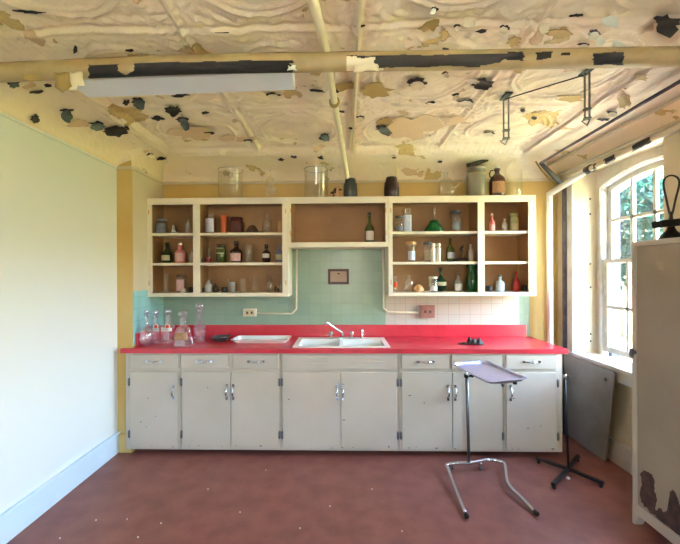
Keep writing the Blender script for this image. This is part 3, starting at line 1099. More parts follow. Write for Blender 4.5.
def handle_v(root_door, x, z, h=0.105):
    """bow handle standing upright"""
    y = YFACE - 0.020
    m = MB()
    n = 10
    m.tube([(x, y - 0.030 * math.sin(PI * i / n), z - h / 2 + h * i / n) for i in range(n + 1)],
           [0.004 + 0.004 * math.sin(PI * i / n) for i in range(n + 1)], 8)
    for s in (-1, 1):
        m.obox((x, y - 0.002, z + s * h / 2), (1, 0, 0), (0, 1, 0), (0, 0, 1), 0.009, 0.003, 0.014)
    return part(m, 'handle', M['chrome'], root_door)


def handle_h(root, x, z, w_=0.12):
    y = YFACE - 0.020
    m = MB()
    n = 10
    m.tube([(x - w_ / 2 + w_ * i / n, y - 0.026 * math.sin(PI * i / n), z) for i in range(n + 1)],
           [0.0035 + 0.0045 * math.sin(PI * i / n) for i in range(n + 1)], 8)
    for s in (-1, 1):
        m.obox((x + s * w_ / 2, y - 0.002, z), (1, 0, 0), (0, 1, 0), (0, 0, 1), 0.014, 0.003, 0.009)
    return part(m, 'pull', M['chrome'], root)


ZD0, ZD1 = Zb(447.5), Zb(371.8)
ZR0, ZR1 = Zb(368.4), Zb(354.6)
ZBOT = Zb(450.5)


def base_unit(label, p0, p1, drawers, doors, first=False, last=False, grooves=False, hole=None):
    x0, x1 = X(p0), X(p1)
    t = thing('base_cabinet', label, 'cabinet', ((x0 + x1) / 2, YFACE + 0.29, 0))
    m = MB()
    th = 0.018
    yb = 3.742
    e = 0.0015
    xa, xb = x0 + (0 if first else e), x1 - (0 if last else e)
    m.box(xa, xa + th, YFACE + 0.0202, yb, ZBOT, ZT - 0.0405).box(xb - th, xb, YFACE + 0.0202, yb, ZBOT, ZT - 0.0405)
    m.box(xa + th, xb - th, YFACE + 0.0202, yb, ZBOT, ZBOT + 0.02)
    m.box(xa + th, xb - th, yb - 0.01, yb, ZBOT + 0.02, ZT - 0.04)
    part(m, 'carcass', M['cab'], t)
    m = MB()
    m.box(xa, xb, YFACE, YFACE + 0.02, ZBOT, ZD0 + 0.012)
    m.box(xa, xb, YFACE, YFACE + 0.02, ZD1 - 0.012, ZR0 + 0.012)
    m.box(xa, xb, YFACE, YFACE + 0.02, ZR1 - 0.012, ZT - 0.04)
    edges = sorted(set([(X(a) + 0.014, X(b) - 0.014) for a, b, *_ in doors]))
    prev = xa
    for a, b in edges:
        if a - prev > 0.004:
            m.box(prev, a, YFACE, YFACE + 0.02, ZD0 + 0.012, ZD1 - 0.012)
        prev = b
    m.box(prev, xb, YFACE, YFACE + 0.02, ZD0 + 0.012, ZD1 - 0.012)
    prev = xa
    for a, b in [(X(a) + 0.014, X(b) - 0.014) for a, b in drawers]:
        m.box(prev, a, YFACE, YFACE + 0.02, ZR0 + 0.012, ZR1 - 0.012)
        prev = b
    m.box(prev, xb, YFACE, YFACE + 0.02, ZR0 + 0.012, ZR1 - 0.012)
    part(m, 'face_frame', M['cab'], t)
    part(MB().box(xa + 0.002, xb - 0.002, YFACE + 0.09, YFACE + 0.105, 0, ZBOT), 'toe_kick', M['toe_shade'], t)
    for a, b in drawers:
        d = MB().box(X(a), X(b), YFACE - 0.018, YFACE + 0.004, ZR0, ZR1)
        if grooves:
            for k in range(3):
                z = ZR0 + 0.035 + k * 0.024
                for c in (0.27, 0.75):
                    xc = X(a) + (X(b) - X(a)) * c
                    d.box(xc - 0.14, xc + 0.14, YFACE - 0.0215, YFACE - 0.017, z, z + 0.006)
            o = part(d, 'front_panel', M['cab'], t, 0.004)
        else:
            d.box(X(a) + 0.02, X(b) - 0.02, YFACE + 0.004, YFACE + 0.40, ZR0 + 0.015, ZR1 - 0.015)
            o = part(d, 'drawer', M['cab'], t, 0.004)
            handle_h(o, (X(a) + X(b)) / 2 + (0.0), (ZR0 + ZR1) / 2 + 0.004)
    for a, b, hx, hinge in doors:
        d = MB().box(X(a), X(b), YFACE - 0.018, YFACE + 0.002, ZD0, ZD1)
        o = part(d, 'door', M['cab'], t, 0.004)
        if hx:
            handle_v(o, X(hx), Zb(391.5))
        for zc in (Zb(382), Zb(434.5)):
            xh = X(hinge)
            h = MB().tube([(xh, YFACE - 0.016, zc - 0.034), (xh, YFACE - 0.016, zc + 0.034)], 0.0055, 8)
            h.box(xh - 0.010, xh + 0.010, YFACE - 0.0195, YFACE - 0.015, zc - 0.028, zc + 0.028)
            part(h, 'hinge', M['old_metal'], o)
    # chips in the paint
    R = random.Random(int(p0))
    for k in range(6):
        a = R.uniform(p0 + 6, p1 - 6)
        py = R.choice((446.5, 447, 445.5, R.uniform(385, 440)))
        c = Vector((X(a), YFACE - 0.0184, Zb(py)))
        part(MB().slab(blob(c, Vector((1, 0, 0)), Vector((0, 0, 1)), R.uniform(0.004, 0.013), R.uniform(0.002, 0.005), 8, 0.4, R.random()), (0, -0.0006, 0)), 'paint_chip', M['rust'], t)
    return t


base_unit('greige base cabinet at the far left end with one drawer over one narrow door', 126, 180.6,
          [(131.2, 179.3)], [(131, 178.3, 174.3, 130.2)], first=True)
base_unit('greige base cabinet with two drawers over two doors, left of the sink cabinet', 180.6, 281,
          [(182, 228.6), (233.9, 279.4)], [(182.8, 231.0, 227.5, 182.2), (231.8, 279.4, 234.0, 279.6)])
base_unit('greige sink base cabinet with a wide false panel over two doors', 281, 399,
          [(283, 396.5)], [(283, 340.2, 337.0, 282.4), (340.8, 396.5, 343.0, 397.6)], grooves=True)
base_unit('greige base cabinet with two drawers and two doors behind the steel tray stand', 399, 503.4,
          [(401.5, 448.7), (451.5, 501.5)], [(401.5, 451.4, 447.5, 400.8), (452.2, 501.5, 454.5, 501.9)])
base_unit('greige base cabinet at the far right end with one drawer and one door', 503.4, 562,
          [(505.5, 555.7)], [(505.5, 555.7, 509.5, 556.8)], last=True)

# worktop with the sink cut-out
SX0, SX1, SY0, SY1 = -0.405, 0.425, 3.20, 3.66
WX0, WX1, WY0, WY1 = on_y(120, 350, 3.128).x, on_y(568.5, 350, 3.128).x, 3.128, 3.748
wt = thing('worktop', 'long red laminate worktop with a low red upstand on the base cabinets', 'worktop', (0, 3.4, 0.88))
m = MB()
m.box(WX0, SX0, WY0, WY1 - 0.0, ZT - 0.038, ZT).box(SX1, WX1, WY0, WY1, ZT - 0.038, ZT)
m.box(SX0, SX1, WY0, SY0, ZT - 0.038, ZT).box(SX0, SX1, SY1, WY1, ZT - 0.038, ZT)
# the left end steps around the pilaster
m = MB()
m.box(WX0, XA + 0.003, WY0, YP - 0.02, ZT - 0.038, ZT)
m.box(XA + 0.003, SX0, WY0, WY1, ZT - 0.038, ZT).box(SX1, WX1, WY0, WY1, ZT - 0.038, ZT)
m.box(SX0, SX1, WY0, SY0, ZT - 0.038, ZT).box(SX0, SX1, SY1, WY1, ZT - 0.038, ZT)
part(m, 'worktop_slab', M['red'], wt)
part(MB().box(XA + 0.012, on_y(526.5, 330, 3.73).x, 3.730, 3.748, ZT, on_y(340, 325, 3.73).z), 'backsplash', M['red'], wt, 0.003)
part(MB().box(XA + 0.010, XA + 0.026, YP + 0.04, 3.728, ZT, ZT + 0.115), 'backsplash', M['red'], wt, 0.003)

# sink
sk = thing('kitchen_sink', 'white double bowl sink set into the red worktop', 'sink', (0, 3.43, ZT))
m = MB()
zr = ZT + 0.006
xm = on_y(341, 340, 3.4).x
bowls = ((SX0 + 0.035, xm - 0.014), (xm + 0.014, SX1 - 0.035))
by0, by1 = SY0 + 0.03, SY1 - 0.095
m.box(SX0 - 0.008, SX1 + 0.008, SY0 - 0.008, by0, ZT - 0.004, zr).box(SX0 - 0.008, SX1 + 0.008, by1, SY1 + 0.008, ZT - 0.004, zr)
m.box(SX0 - 0.008, bowls[0][0], by0, by1, ZT - 0.004, zr).box(bowls[1][1], SX1 + 0.008, by0, by1, ZT - 0.004, zr)
m.box(bowls[0][1], bowls[1][0], by0, by1, ZT - 0.015, zr)
part(m, 'sink_rim', M['enamel'], sk)
for a, b in bowls:
    m = MB()
    zb = ZT - 0.17
    t_ = 0.004
    m.box(a - t_, a, by0, by1, zb, ZT - 0.002).box(b, b + t_, by0, by1, zb, ZT - 0.002)
    m.box(a, b, by0 - t_, by0, zb, ZT - 0.002).box(a, b, by1, by1 + t_, zb, ZT - 0.002).box(a, b, by0, by1, zb - t_, zb)
    o = part(m, 'basin', M['enamel'], sk)
    part(MB().lathe([(0.035, 0.0), (0.035, 0.004), (0.0, 0.004)], ((a + b) / 2, (by0 + by1) / 2, zb), 16), 'drain', M['chrome'], o)

fx, fy = on_y(342.5, 336, 3.61).x, 3.61
fc = thing('faucet', 'chrome mixer faucet behind the double sink with long slanted spout', 'faucet', (fx, fy, zr))
part(MB().box(fx - 0.12, fx + 0.12, fy - 0.025, fy + 0.025, zr, zr + 0.014), 'base_plate', M['chrome'], fc, 0.005)
tip = on_y(327, 322.5, 3.50)
part(MB().tube([(fx, fy, zr + 0.01), (fx, fy, zr + 0.045), (fx - 0.008, fy - 0.012, zr + 0.06), tip.lerp(Vector((fx, fy, zr + 0.06)), 0.12), tip, tip + Vector((-0.012, -0.01, -0.004)), tip + Vector((-0.018, -0.014, -0.022))],
               [0.015, 0.015, 0.012, 0.009, 0.009, 0.010, 0.010], 10), 'spout', M['chrome'], fc)
for dx_ in (331, 351.6):
    hx = on_y(dx_, 333, fy).x
    part(MB().lathe([(0.012, 0), (0.012, 0.02), (0.022, 0.028), (0.024, 0.045), (0.018, 0.054), (0, 0.056)], (hx, fy, zr + 0.014), 12), 'tap_handle', M['clear_white'], fc)
sx_ = on_y(362, 335, 3.62).x
tag(MB().lathe([(0.018, 0), (0.018, 0.012), (0.010, 0.016), (0.011, 0.05), (0.015, 0.07), (0.015, 0.085), (0, 0.092)], (sx_, 3.62, zr), 12).build('sink_sprayer', M['chrome']),
    'small upright chrome sprayer at the right of the faucet', 'sprayer')

# ================================================================== upper cabinets
YU = 3.445
YUB = 3.748
ZU0, ZU1 = 1.342, 2.272


def U(px):
    return on_y(px, 240, YU).x


def upper(label, p0, p1, opens, z0, z1, zo0, zo1, shelves, name='wall_cabinet'):
    x0, x1 = U(p0), U(p1)
    t = thing(name, label, 'cabinet', ((x0 + x1) / 2, (YU + YUB) / 2, z0))
    th = 0.018
    m = MB()
    m.box(x0, x0 + th, YU + 0.018, YUB, z0, z1).box(x1 - th, x1, YU + 0.018, YUB, z0, z1)
    m.box(x0 + th, x1 - th, YU + 0.018, YUB, z0, zo0)
    m.box(x0 + th, x1 - th, YU + 0.018, YUB, z1 - 0.02, z1)
    part(m, 'carcass', M['cab_up'], t)
    part(MB().box(x0 + th, x1 - th, YUB - 0.006, YUB, zo0, z1 - 0.02), 'back_panel', M['cab_in'], t)
    m = MB()
    m.box(x0 + th, x0 + th + 0.002, YU + 0.02, YUB - 0.006, zo0, z1 - 0.02).box(x1 - th - 0.002, x1 - th, YU + 0.02, YUB - 0.006, zo0, z1 - 0.02)
    m.box(x0 + th + 0.002, x1 - th - 0.002, YU + 0.02, YUB - 0.006, z1 - 0.022, z1 - 0.02)
    part(m, 'lining', M['cab_in'], t)
    m = MB()
    m.box(x0, x1, YU, YU + 0.018, z0, zo0).box(x0, x1, YU, YU + 0.018, zo1, z1)
    prev = x0
    for a, b in opens:
        m.box(prev, U(a), YU, YU + 0.018, zo0, zo1)
        prev = U(b)
    m.box(prev, x1, YU, YU + 0.018, zo0, zo1)
    part(m, 'face_frame', M['cab_up'], t)
    if len(opens) > 1:
        xd_ = (U(opens[0][1]) + U(opens[1][0])) / 2
        part(MB().box(xd_ - 0.009, xd_ + 0.009, YU + 0.018, YUB - 0.006, zo0, z1 - 0.02), 'divider', M['cab_in'], t)
    for a, b in opens:
        for zt, zb_ in shelves:
            part(MB().box(max(U(a) - 0.008, x0 + th + 0.002), min(U(b) + 0.008, x1 - th - 0.002), YU + 0.019, YUB - 0.006, zb_, zt), 'shelf', M['cab_up'], t, 0.001)
    # old hinge marks
    for z in (z0 + 0.13, z1 - 0.13):
        for xx in (x0 + 0.022, x1 - 0.022):
            part(MB().obox((xx, YU - 0.0006, z), (1, 0, 0), (0, 1, 0), (0, 0, 1), 0.005, 0.001, 0.022), 'hinge_mark', M['p_peach'], t)
    return t


Z1s, Z2s, Z0s = 1.945, 1.662, 1.376
shv = ((Z1s, Z1s - 0.024), (Z2s, Z2s - 0.024))
upper('cream open wall cabinet at the left with two bays of bottles', 146.5, 288, [(151.5, 193), (199.5, 282.3)], ZU0, ZU1, Z0s, 2.212, shv)
upper('cream short open wall box over the sink holding one green bottle', 288.3, 388.2, [(291, 385.5)], 1.802, ZU1, 1.848, 2.212, ())
upper('cream open wall cabinet at the right with two bays of glassware', 388.5, 536, [(392.7, 478), (484.6, 528.7)], ZU0, ZU1, Z0s, 2.212, shv)


# ================================================================== glassware
def prof(kind, r, h):
    P = {
        'bottle': [(0.90, 0), (1, 0.03), (1, 0.55), (0.92, 0.64), (0.45, 0.74), (0.36, 0.80), (0.36, 0.93), (0.44, 0.935), (0.44, 1.0), (0.34, 1.0)],
        'tallneck': [(0.90, 0), (1, 0.03), (1, 0.48), (0.9, 0.56), (0.42, 0.68), (0.30, 0.78), (0.28, 0.95), (0.36, 0.955), (0.36, 1.0), (0.26, 1.0)],
        'jar': [(0.92, 0), (1, 0.03), (1, 0.78), (0.94, 0.84), (0.80, 0.88), (0.80, 0.94), (0.86, 0.95), (0.86, 1.0), (0.78, 1.0)],
        'cylinder': [(0.97, 0), (1, 0.02), (1, 0.95), (1.03, 0.97), (1.03, 1.0), (0.97, 1.0)],
        'tumbler': [(0.72, 0), (0.75, 0.03), (0.92, 0.9), (1.0, 1.0), (0.95, 1.0)],
        'vial': [(0.9, 0), (1, 0.04), (1, 0.8), (0.7, 0.87), (0.7, 0.94), (0.9, 0.95), (0.9, 1.0), (0.7, 1.0)],
        'cone': [(0.95, 0), (1, 0.04), (0.95, 0.12), (0.30, 0.72), (0.26, 0.80), (0.26, 0.95), (0.36, 1.0), (0.28, 1.0)],
        'globe': [(0.35, 0), (0.50, 0.01), (0.85, 0.10), (1, 0.25), (0.92, 0.42), (0.6, 0.55), (0.30, 0.63), (0.25, 0.72), (0.25, 0.90), (0.34, 0.96), (0.36, 1.0), (0.28, 1.0)],
        'vase': [(0.70, 0), (0.78, 0.02), (0.92, 0.16), (1.0, 0.32), (0.92, 0.50), (0.66, 0.68), (0.66, 0.76), (0.88, 0.92), (1.02, 1.0), (0.96, 1.0)],
        'kettle': [(0.6, 0), (0.85, 0.06), (1, 0.22), (0.95, 0.45), (0.7, 0.68), (0.30, 0.80), (0.22, 0.86), (0.22, 0.94), (0.30, 1.0), (0.2, 1.0)],
        'lidded': [(0.86, 0), (1, 0.06), (1.02, 0.45), (0.95, 0.72), (0.78, 0.80), (0.80, 0.86), (0.70, 0.98), (0.0, 1.0)],
        'jug': [(0.93, 0), (1, 0.03), (1, 0.55), (0.86, 0.68), (0.40, 0.80), (0.30, 0.85), (0.30, 0.93), (0.38, 0.94), (0.38, 1.0), (0.26, 1.0)],
        'wide': [(0.98, 0), (1, 0.10), (0.92, 0.30), (0.50, 0.75), (0.40, 1.0), (0.34, 1.0)],
        'mound': [(1, 0), (0.95, 0.35), (0.6, 0.8), (0.2, 1.0), (0.0, 1.0)],
        'disc': [(0.95, 0), (1, 0.2), (1, 0.8), (0.9, 1.0), (0.0, 1.0)],
        'trapez': [(1.0, 0), (1.0, 0.05), (0.72, 0.60), (0.60, 0.66), (0.30, 0.72), (0.27, 0.90), (0.36, 0.96), (0.36, 1.0), (0.28, 1.0)],
        'slim': [(0.85, 0), (0.92, 0.04), (1.0, 0.40), (0.92, 0.52), (0.40, 0.66), (0.30, 0.74), (0.30, 0.90), (0.50, 0.97), (0.50, 1.0), (0.4, 1.0)],
        'squarebody': [(0.95, 0), (1, 0.03), (1, 0.55), (0.85, 0.64), (0.38, 0.72), (0.34, 0.78), (0.34, 0.93), (0.42, 0.95), (0.42, 1.0), (0.32, 1.0)],
    }[kind]
    return [(a * r, b * h) for a, b in P]


def vessel(name, cat, label, px, ytop, wpx, D, zbase, kind, mat, lab=None, lab_z=(0.12, 0.5), cap=None, cap_k='disc', sq=False, group=None, fill=None, h=None, n=20, flat=1.0, facet=False):
    c = on_y(px, ytop, D)
    H = h if h else (c.z - zbase)
    r = wpx / 2 * D / F
    caph = 0.0
    if cap:
        caph = 0.10 * H if cap_k == 'disc' else 0.20 * H
    body_h = H - caph
    t = thing(name, label, cat, (c.x, D, zbase), group)
    pr = prof(kind, r, body_h)
    loc = (c.x, D, zbase)
    part(MB().lathe(pr, loc, n, sq=sq, sy=flat, smooth=not facet), 'glass_body' if mat.name.endswith('glass') else 'vessel_body', mat, t)
    rn = pr[-1][0]
    if cap:
        z0 = zbase + body_h
        cr = max(rn * 1.25, 0.005)
        if cap_k == 'disc':
            cp = MB().lathe([(cr, -0.006), (cr, caph * 0.9), (cr * 0.9, caph), (0, caph)], (c.x, D, z0), 14)
            part(cp, 'cap', cap, t)
        else:
            cp = MB().lathe([(rn * 0.8, -0.012), (rn * 0.8, 0.0), (cr * 0.7, caph * 0.15), (cr * 1.5, caph * 0.45), (cr * 1.6, caph * 0.7), (cr * 1.0, caph * 0.95), (0, caph)], (c.x, D, z0), 12)
            part(cp, 'stopper', cap, t)
    if lab:
        z0, z1 = zbase + body_h * lab_z[0], zbase + body_h * lab_z[1]
        vs = []
        q_ = 9
        for z in (z0, z1):
            rr = 0
            for (ra, za), (rb, zb_) in zip(pr[:-1], pr[1:]):
                if za <= z - zbase <= zb_ and zb_ > za:
                    rr = ra + (rb - ra) * (z - zbase - za) / (zb_ - za)
            rr = max(rr, 0.003) + 0.0012
            for i in range(q_):
                th = -PI / 2 + (-0.95 + 1.9 * i / (q_ - 1))
                q = 1.0
                if sq:
                    q = 1 / (abs(math.cos(th)) ** 5 + abs(math.sin(th)) ** 5) ** 0.2
                vs.append((c.x + rr * q * math.cos(th), D + rr * q * math.sin(th) * flat, z))
        part(MB().add(vs, [(i, i + 1, q_ + i + 1, q_ + i) for i in range(q_ - 1)], 0, True), 'paper_label', lab, t)
    if name == 'apothecary_jar' or n == 28 and mat.name == 'clear_glass':
        rr = pr[-2][0]
        part(MB().tube([(c.x + rr * math.cos(2 * PI * k / 24), D + rr * math.sin(2 * PI * k / 24), zbase + H) for k in range(25)], 0.0035, 6), 'rim', M['clear_white'], t)
    if fill:
        fh = body_h * 0.42
        part(MB().lathe([(r * 0.86, 0.004), (r * 0.88, fh), (0, fh)], loc, 14), 'contents', fill, t)
    return t


LB = 'in the far left bay'
A1, A2, A3 = Z1s + 0.0005, Z2s + 0.0005, Z0s + 0.0005
DS = 3.58
V = vessel
# ---- far left bay
V('glass_jar', 'jar', 'squat jar with a blue-grey label on the top shelf of the far left bay', 162, 219, 10, DS, A1, 'jar', M['g_clear'], M['lab_grey'], (0.05, 0.75), M['lab_grey'], sq=True)
V('glass_ball', 'ball', 'tiny shiny glass ball stopper on the top shelf of the far left bay', 174, 223.5, 7, DS, A1, 'mound', M['chrome'])
V('glass_bottle', 'bottle', 'small cloudy white bottle on the top shelf of the far left bay', 188.3, 218.5, 6.5, DS, A1, 'bottle', M['clear_white'])
V('green_bottle', 'bottle', 'dark green bottle with a pale label on the middle shelf of the far left bay', 167, 242.5, 10, DS, A2, 'tallneck', M['g_dgreen'], M['lab_cream'], (0.14, 0.42), M['g_dgreen'])
V('pink_bottle', 'bottle', 'round-shouldered pink bottle with white cap in the far left bay', 180.2, 243, 10, DS, A2, 'bottle', M['p_pink'], M['lab_pink'], (0.1, 0.55), M['p_white'])
V('glass_bottle', 'bottle', 'cloudy bottle half behind the stile on the middle shelf, far left bay', 192, 249, 6.5, DS, A2, 'bottle', M['clear_white'])
V('glass_pitcher', 'pitcher', 'clear glass pitcher on the bottom shelf of the far left bay', 166.5, 274, 7.5, DS, A3, 'tumbler', M['g_clear'])
V('glass_jar', 'jar', 'jar with a dark lid and mottled pale label on the far left bay bottom shelf', 181.3, 274.5, 10, DS, A3, 'jar', M['g_clear'], M['lab_pink'], (0.1, 0.8), M['p_brown'])
V('ceramic_knob', 'ornament', 'small rounded white ornament before the dark-lidded jar', 183.5, 288, 5.5, 3.51, A3, 'mound', M['p_white'])
V('dark_cup', 'cup', 'little dark cup at the right end of the far left bay bottom shelf', 191, 287, 4.5, DS, A3, 'disc', M['p_dark'])
# ---- second bay, top shelf
V('glass_jar', 'jar', 'jar with a plain white label on the top shelf of the second bay', 210.5, 214, 10, DS, A1, 'jar', M['g_clear'], M['lab_blue'], (0.08, 0.75))
V('orange_tin', 'tin', 'upright orange tin on the top shelf of the second bay', 224, 215.5, 6.5, DS, A1, 'cylinder', M['p_orange'], None, cap=M['p_orange'])
V('maroon_jar', 'jar', 'wide dark maroon jar beside the orange tin', 236.5, 217.5, 13, DS, A1, 'jar', M['p_maroon'], None, cap=M['p_maroon'], sq=True)
V('brown_pestle_bowl', 'bowl', 'low brown pottery mound between maroon jar and clear jar', 252, 225, 13, DS, A1, 'mound', M['p_brown'])
tag(MB().box(on_y(243, 230, 3.50).x, on_y(263, 230, 3.50).x, 3.49, 3.53, A1, A1 + 0.012).build('wooden_strip', M['p_dark'], None, 0.002), 'dark flat wooden strip at the front of the second bay top shelf', 'strip')
V('glass_jar', 'jar', 'clear empty jar with narrow mouth on the top shelf of the second bay', 267, 213.5, 10, DS, A1, 'bottle', M['g_clear'])
V('orange_vial', 'vial', 'slim orange vial at the right end of the second bay top shelf', 279.8, 221.5, 4, DS, A1, 'vial', M['p_peach'])
# ---- second bay, middle shelf
V('brown_dish', 'dish', 'low dark dish at the left end of the second bay middle shelf', 203, 258.8, 6, DS, A2, 'disc', M['p_brown'])
V('red_vial', 'vial', 'small clear vial holding something red on the second bay middle shelf', 208.7, 249.5, 6, DS, A2, 'vial', M['g_clear'], fill=M['p_red'])
V('olive_jar', 'jar', 'dusky olive straight jar with small cream label and dark lid', 221, 244.5, 9.5, DS, A2, 'jar', M['g_olive'], M['lab_cream'], (0.55, 0.9), M['p_brown'])
V('brown_bottle', 'bottle', 'broad brown bottle with a pink and white label on the second bay middle shelf', 236.3, 241, 12.5, DS, A2, 'bottle', M['g_amber'], M['lab_pink'], (0.08, 0.48), M['g_amber'])
V('glass_jar', 'jar', 'clear jar between the two brown bottles of the second bay', 249, 244.5, 9, DS, A2, 'jar', M['g_clear'])
V('brown_bottle', 'bottle', 'small dark brown bottle with a white label on the second bay middle shelf', 266.3, 244.5, 8.5, DS, A2, 'bottle', M['g_amber'], M['lab_white'], (0.3, 0.55), M['p_dark'])
V('blue_grey_bottle', 'bottle', 'blue-grey bottle at the right end of the second bay middle shelf', 279, 244.5, 7.5, DS, A2, 'bottle', M['lab_grey'], M['lab_cream'], (0.15, 0.45))
# ---- second bay, bottom shelf
V('dark_dish', 'dish', 'flat dark dish at the left end of the second bay bottom shelf', 202.2, 288, 4.5, DS, A3, 'disc', M['p_dark'])
V('glass_flask', 'flask', 'cloudy white flask on the bottom shelf of the second bay', 208.3, 279.5, 8, DS, A3, 'bottle', M['clear_white'])
V('dark_stopper', 'stopper', 'dark ball-topped stopper on the bottom shelf of the second bay', 215.4, 283, 5.5, DS, A3, 'kettle', M['p_dark'])
V('black_dish', 'dish', 'low black dish between the stopper and the milk glass', 224.3, 287, 6, DS, A3, 'disc', M['p_dark'])
c = on_y(232.3, 280, DS)
jg = V('glass_creamer', 'creamer', 'cloudy glass creamer with a tall spout on the second bay bottom shelf', 232.5, 282, 7.5, DS, A3, 'tumbler', M['clear_white'])
part(MB().tube([(c.x - 0.028, DS, A3 + 0.04), (c.x - 0.04, DS, A3 + 0.09), (c.x - 0.044, DS, A3 + 0.13)], 0.005, 8), 'spout', M['clear_white'], jg)
V('drinking_glass', 'glass', 'clear tumbler right of the creamer on the second bay bottom shelf', 243, 278.5, 7.5, DS, A3, 'tumbler', M['g_clear'])
V('drinking_glass', 'glass', 'slim clear glass in the middle of the second bay bottom shelf', 255, 277, 5.5, DS, A3, 'cylinder', M['g_clear'])
V('glass_bottle', 'bottle', 'small clear bottle beside the brown pot on the second bay bottom shelf', 270, 278, 7, DS, A3, 'bottle', M['g_clear'])
V('brown_pot', 'pot', 'tiny brown pot near the right end of the second bay bottom shelf', 276.5, 286, 4.5, DS, A3, 'jar', M['p_brown'])
V('glass_vial', 'vial', 'narrow clear vial at the right end of the second bay bottom shelf', 281, 279, 4, DS, A3, 'vial', M['g_clear'])
# ---- middle box
V('green_bottle', 'bottle', 'green bottle with a white label standing alone in the middle wall box', 369.5, 212.5, 9.5, 3.55, 1.8485, 'tallneck', M['g_olive'], M['lab_white'], (0.08, 0.42), M['g_dgreen'])
# ---- fourth bay, top
V('glass_jar', 'jar', 'small clear jar with metal lid at the left of the fourth bay top shelf', 399, 216, 7.5, 3.55, A1, 'jar', M['g_clear'], M['lab_grey'], (0.1, 0.4), M['old_metal'])
V('glass_jar', 'jar', 'square jar with a black and white label on the fourth bay top shelf', 406.7, 208, 8.5, 3.60, A1, 'cylinder', M['g_clear'], M['lab_blue'], (0.05, 0.7), sq=True)
fl = V('green_decanter', 'decanter', 'wide green ship decanter with a tall clear stopper on the fourth bay top shelf', 434, 220.5, 20, DS, A1, 'wide', M['g_green'], n=28)
c = on_y(434.5, 220, DS)
part(MB().lathe([(0.010, -0.01), (0.006, 0.02), (0.008, 0.05), (0.016, 0.085), (0.012, 0.115), (0.0, 0.125)], (c.x, DS, c.z), 12), 'stopper', M['g_clear'], fl)
V('clip_jar', 'jar', 'clear clip-top jar with metal clasp on the fourth bay top shelf', 455.7, 210.5, 10, DS, A1, 'jar', M['g_clear'], M['lab_grey'], (0.1, 0.5), M['old_metal'])
# ---- fourth bay, middle
V('glass_jar', 'jar', 'jar with a dark lid and blue-white label on the fourth bay middle shelf', 411, 242, 8.5, DS, A2, 'cylinder', M['g_clear'], M['lab_blue'], (0.1, 0.6), M['p_peach'])
V('glass_jar', 'jar', 'larger clear jar left of the white vials on the fourth bay middle shelf', 427.6, 242, 9, 3.62, A2, 'jar', M['g_clear'], M['lab_cream'], (0.1, 0.5), M['old_metal'])
V('white_vial', 'vial', 'slim white vial, left of the matching pair in the fourth bay', 433.2, 243.5, 4.5, 3.53, A2, 'vial', M['p_white'], cap=M['p_white'], group='white vials on the fourth bay middle shelf')
V('white_vial', 'vial', 'slim white vial, right of the matching pair in the fourth bay', 438.4, 243.5, 4.5, 3.53, A2, 'vial', M['p_white'], cap=M['p_white'], group='white vials on the fourth bay middle shelf')
V('green_bottle', 'bottle', 'olive green bottle with a pale label just left of the dark hand tool', 450.3, 238.5, 8.5, 3.62, A2, 'tallneck', M['g_olive'], M['lab_blue'], (0.15, 0.4))
c0 = on_y(461, 256, 3.54)
t = thing('hand_tool', 'dark metal hand tool lying with its black handle up, fourth bay middle shelf', 'tool', (c0.x, 3.54, A2))
part(MB().tube([(c0.x - 0.085, 3.54, A2 + 0.012), (c0.x - 0.03, 3.53, A2 + 0.025), (c0.x + 0.03, 3.53, A2 + 0.03), (c0.x + 0.075, 3.55, A2 + 0.012)], [0.008, 0.014, 0.013, 0.007], 10), 'tool_body', M['p_dark'], t)
part(MB().tube([(c0.x - 0.01, 3.53, A2 + 0.03), (c0.x + 0.01, 3.535, A2 + 0.09), (c0.x + 0.0, 3.54, A2 + 0.125), (c0.x + 0.02, 3.54, A2 + 0.15)], [0.005, 0.009, 0.012, 0.008], 10), 'handle', M['black'], t)
V('glass_bottle', 'bottle', 'small clear bottle right of the dark hand tool', 470.8, 244, 5.5, 3.54, A2, 'bottle', M['clear_white'])
V('glass_bottle', 'bottle', 'thin clear bottle at the right end of the fourth bay middle shelf', 476, 246, 4.5, DS, A2, 'vial', M['g_clear'])
# ---- fourth bay, bottom
V('red_vial', 'vial', 'little vial with a red band at the left end of the fourth bay bottom shelf', 395.2, 276, 4.5, DS, A3, 'vial', M['g_clear'], M['lab_orange'], (0.3, 0.6))
V('glass_bottle', 'bottle', 'round clear bottle on the fourth bay bottom shelf left of the shell', 409, 275.5, 9, DS, A3, 'bottle', M['g_clear'])
V('seashell', 'shell', 'low peach seashell on the fourth bay bottom shelf', 418.7, 284.5, 11, 3.54, A3, 'mound', M['p_peach'])
V('glass_jar', 'jar', 'short jar with a white lid before the round green bottle', 433, 276.5, 8.5, 3.52, A3, 'jar', M['g_clear'], M['lab_white'], (0.1, 0.45), M['p_white'])
V('green_flask', 'bottle', 'round dark green bottle with a thin neck on the fourth bay bottom shelf', 440.5, 267.5, 12, 3.62, A3, 'globe', M['g_dgreen'], M['lab_cream'], (0.25, 0.4))
V('glass_bottle', 'bottle', 'bottle with white label and clear stopper left of the green vase', 458, 272, 8.5, DS, A3, 'bottle', M['clear_white'], M['lab_white'], (0.08, 0.5), M['g_clear'], 'ball')
V('green_vase', 'vase', 'tall bright green glass vase on the fourth bay bottom shelf', 472, 262.5, 12, 3.55, A3, 'vase', M['g_green'], n=28)
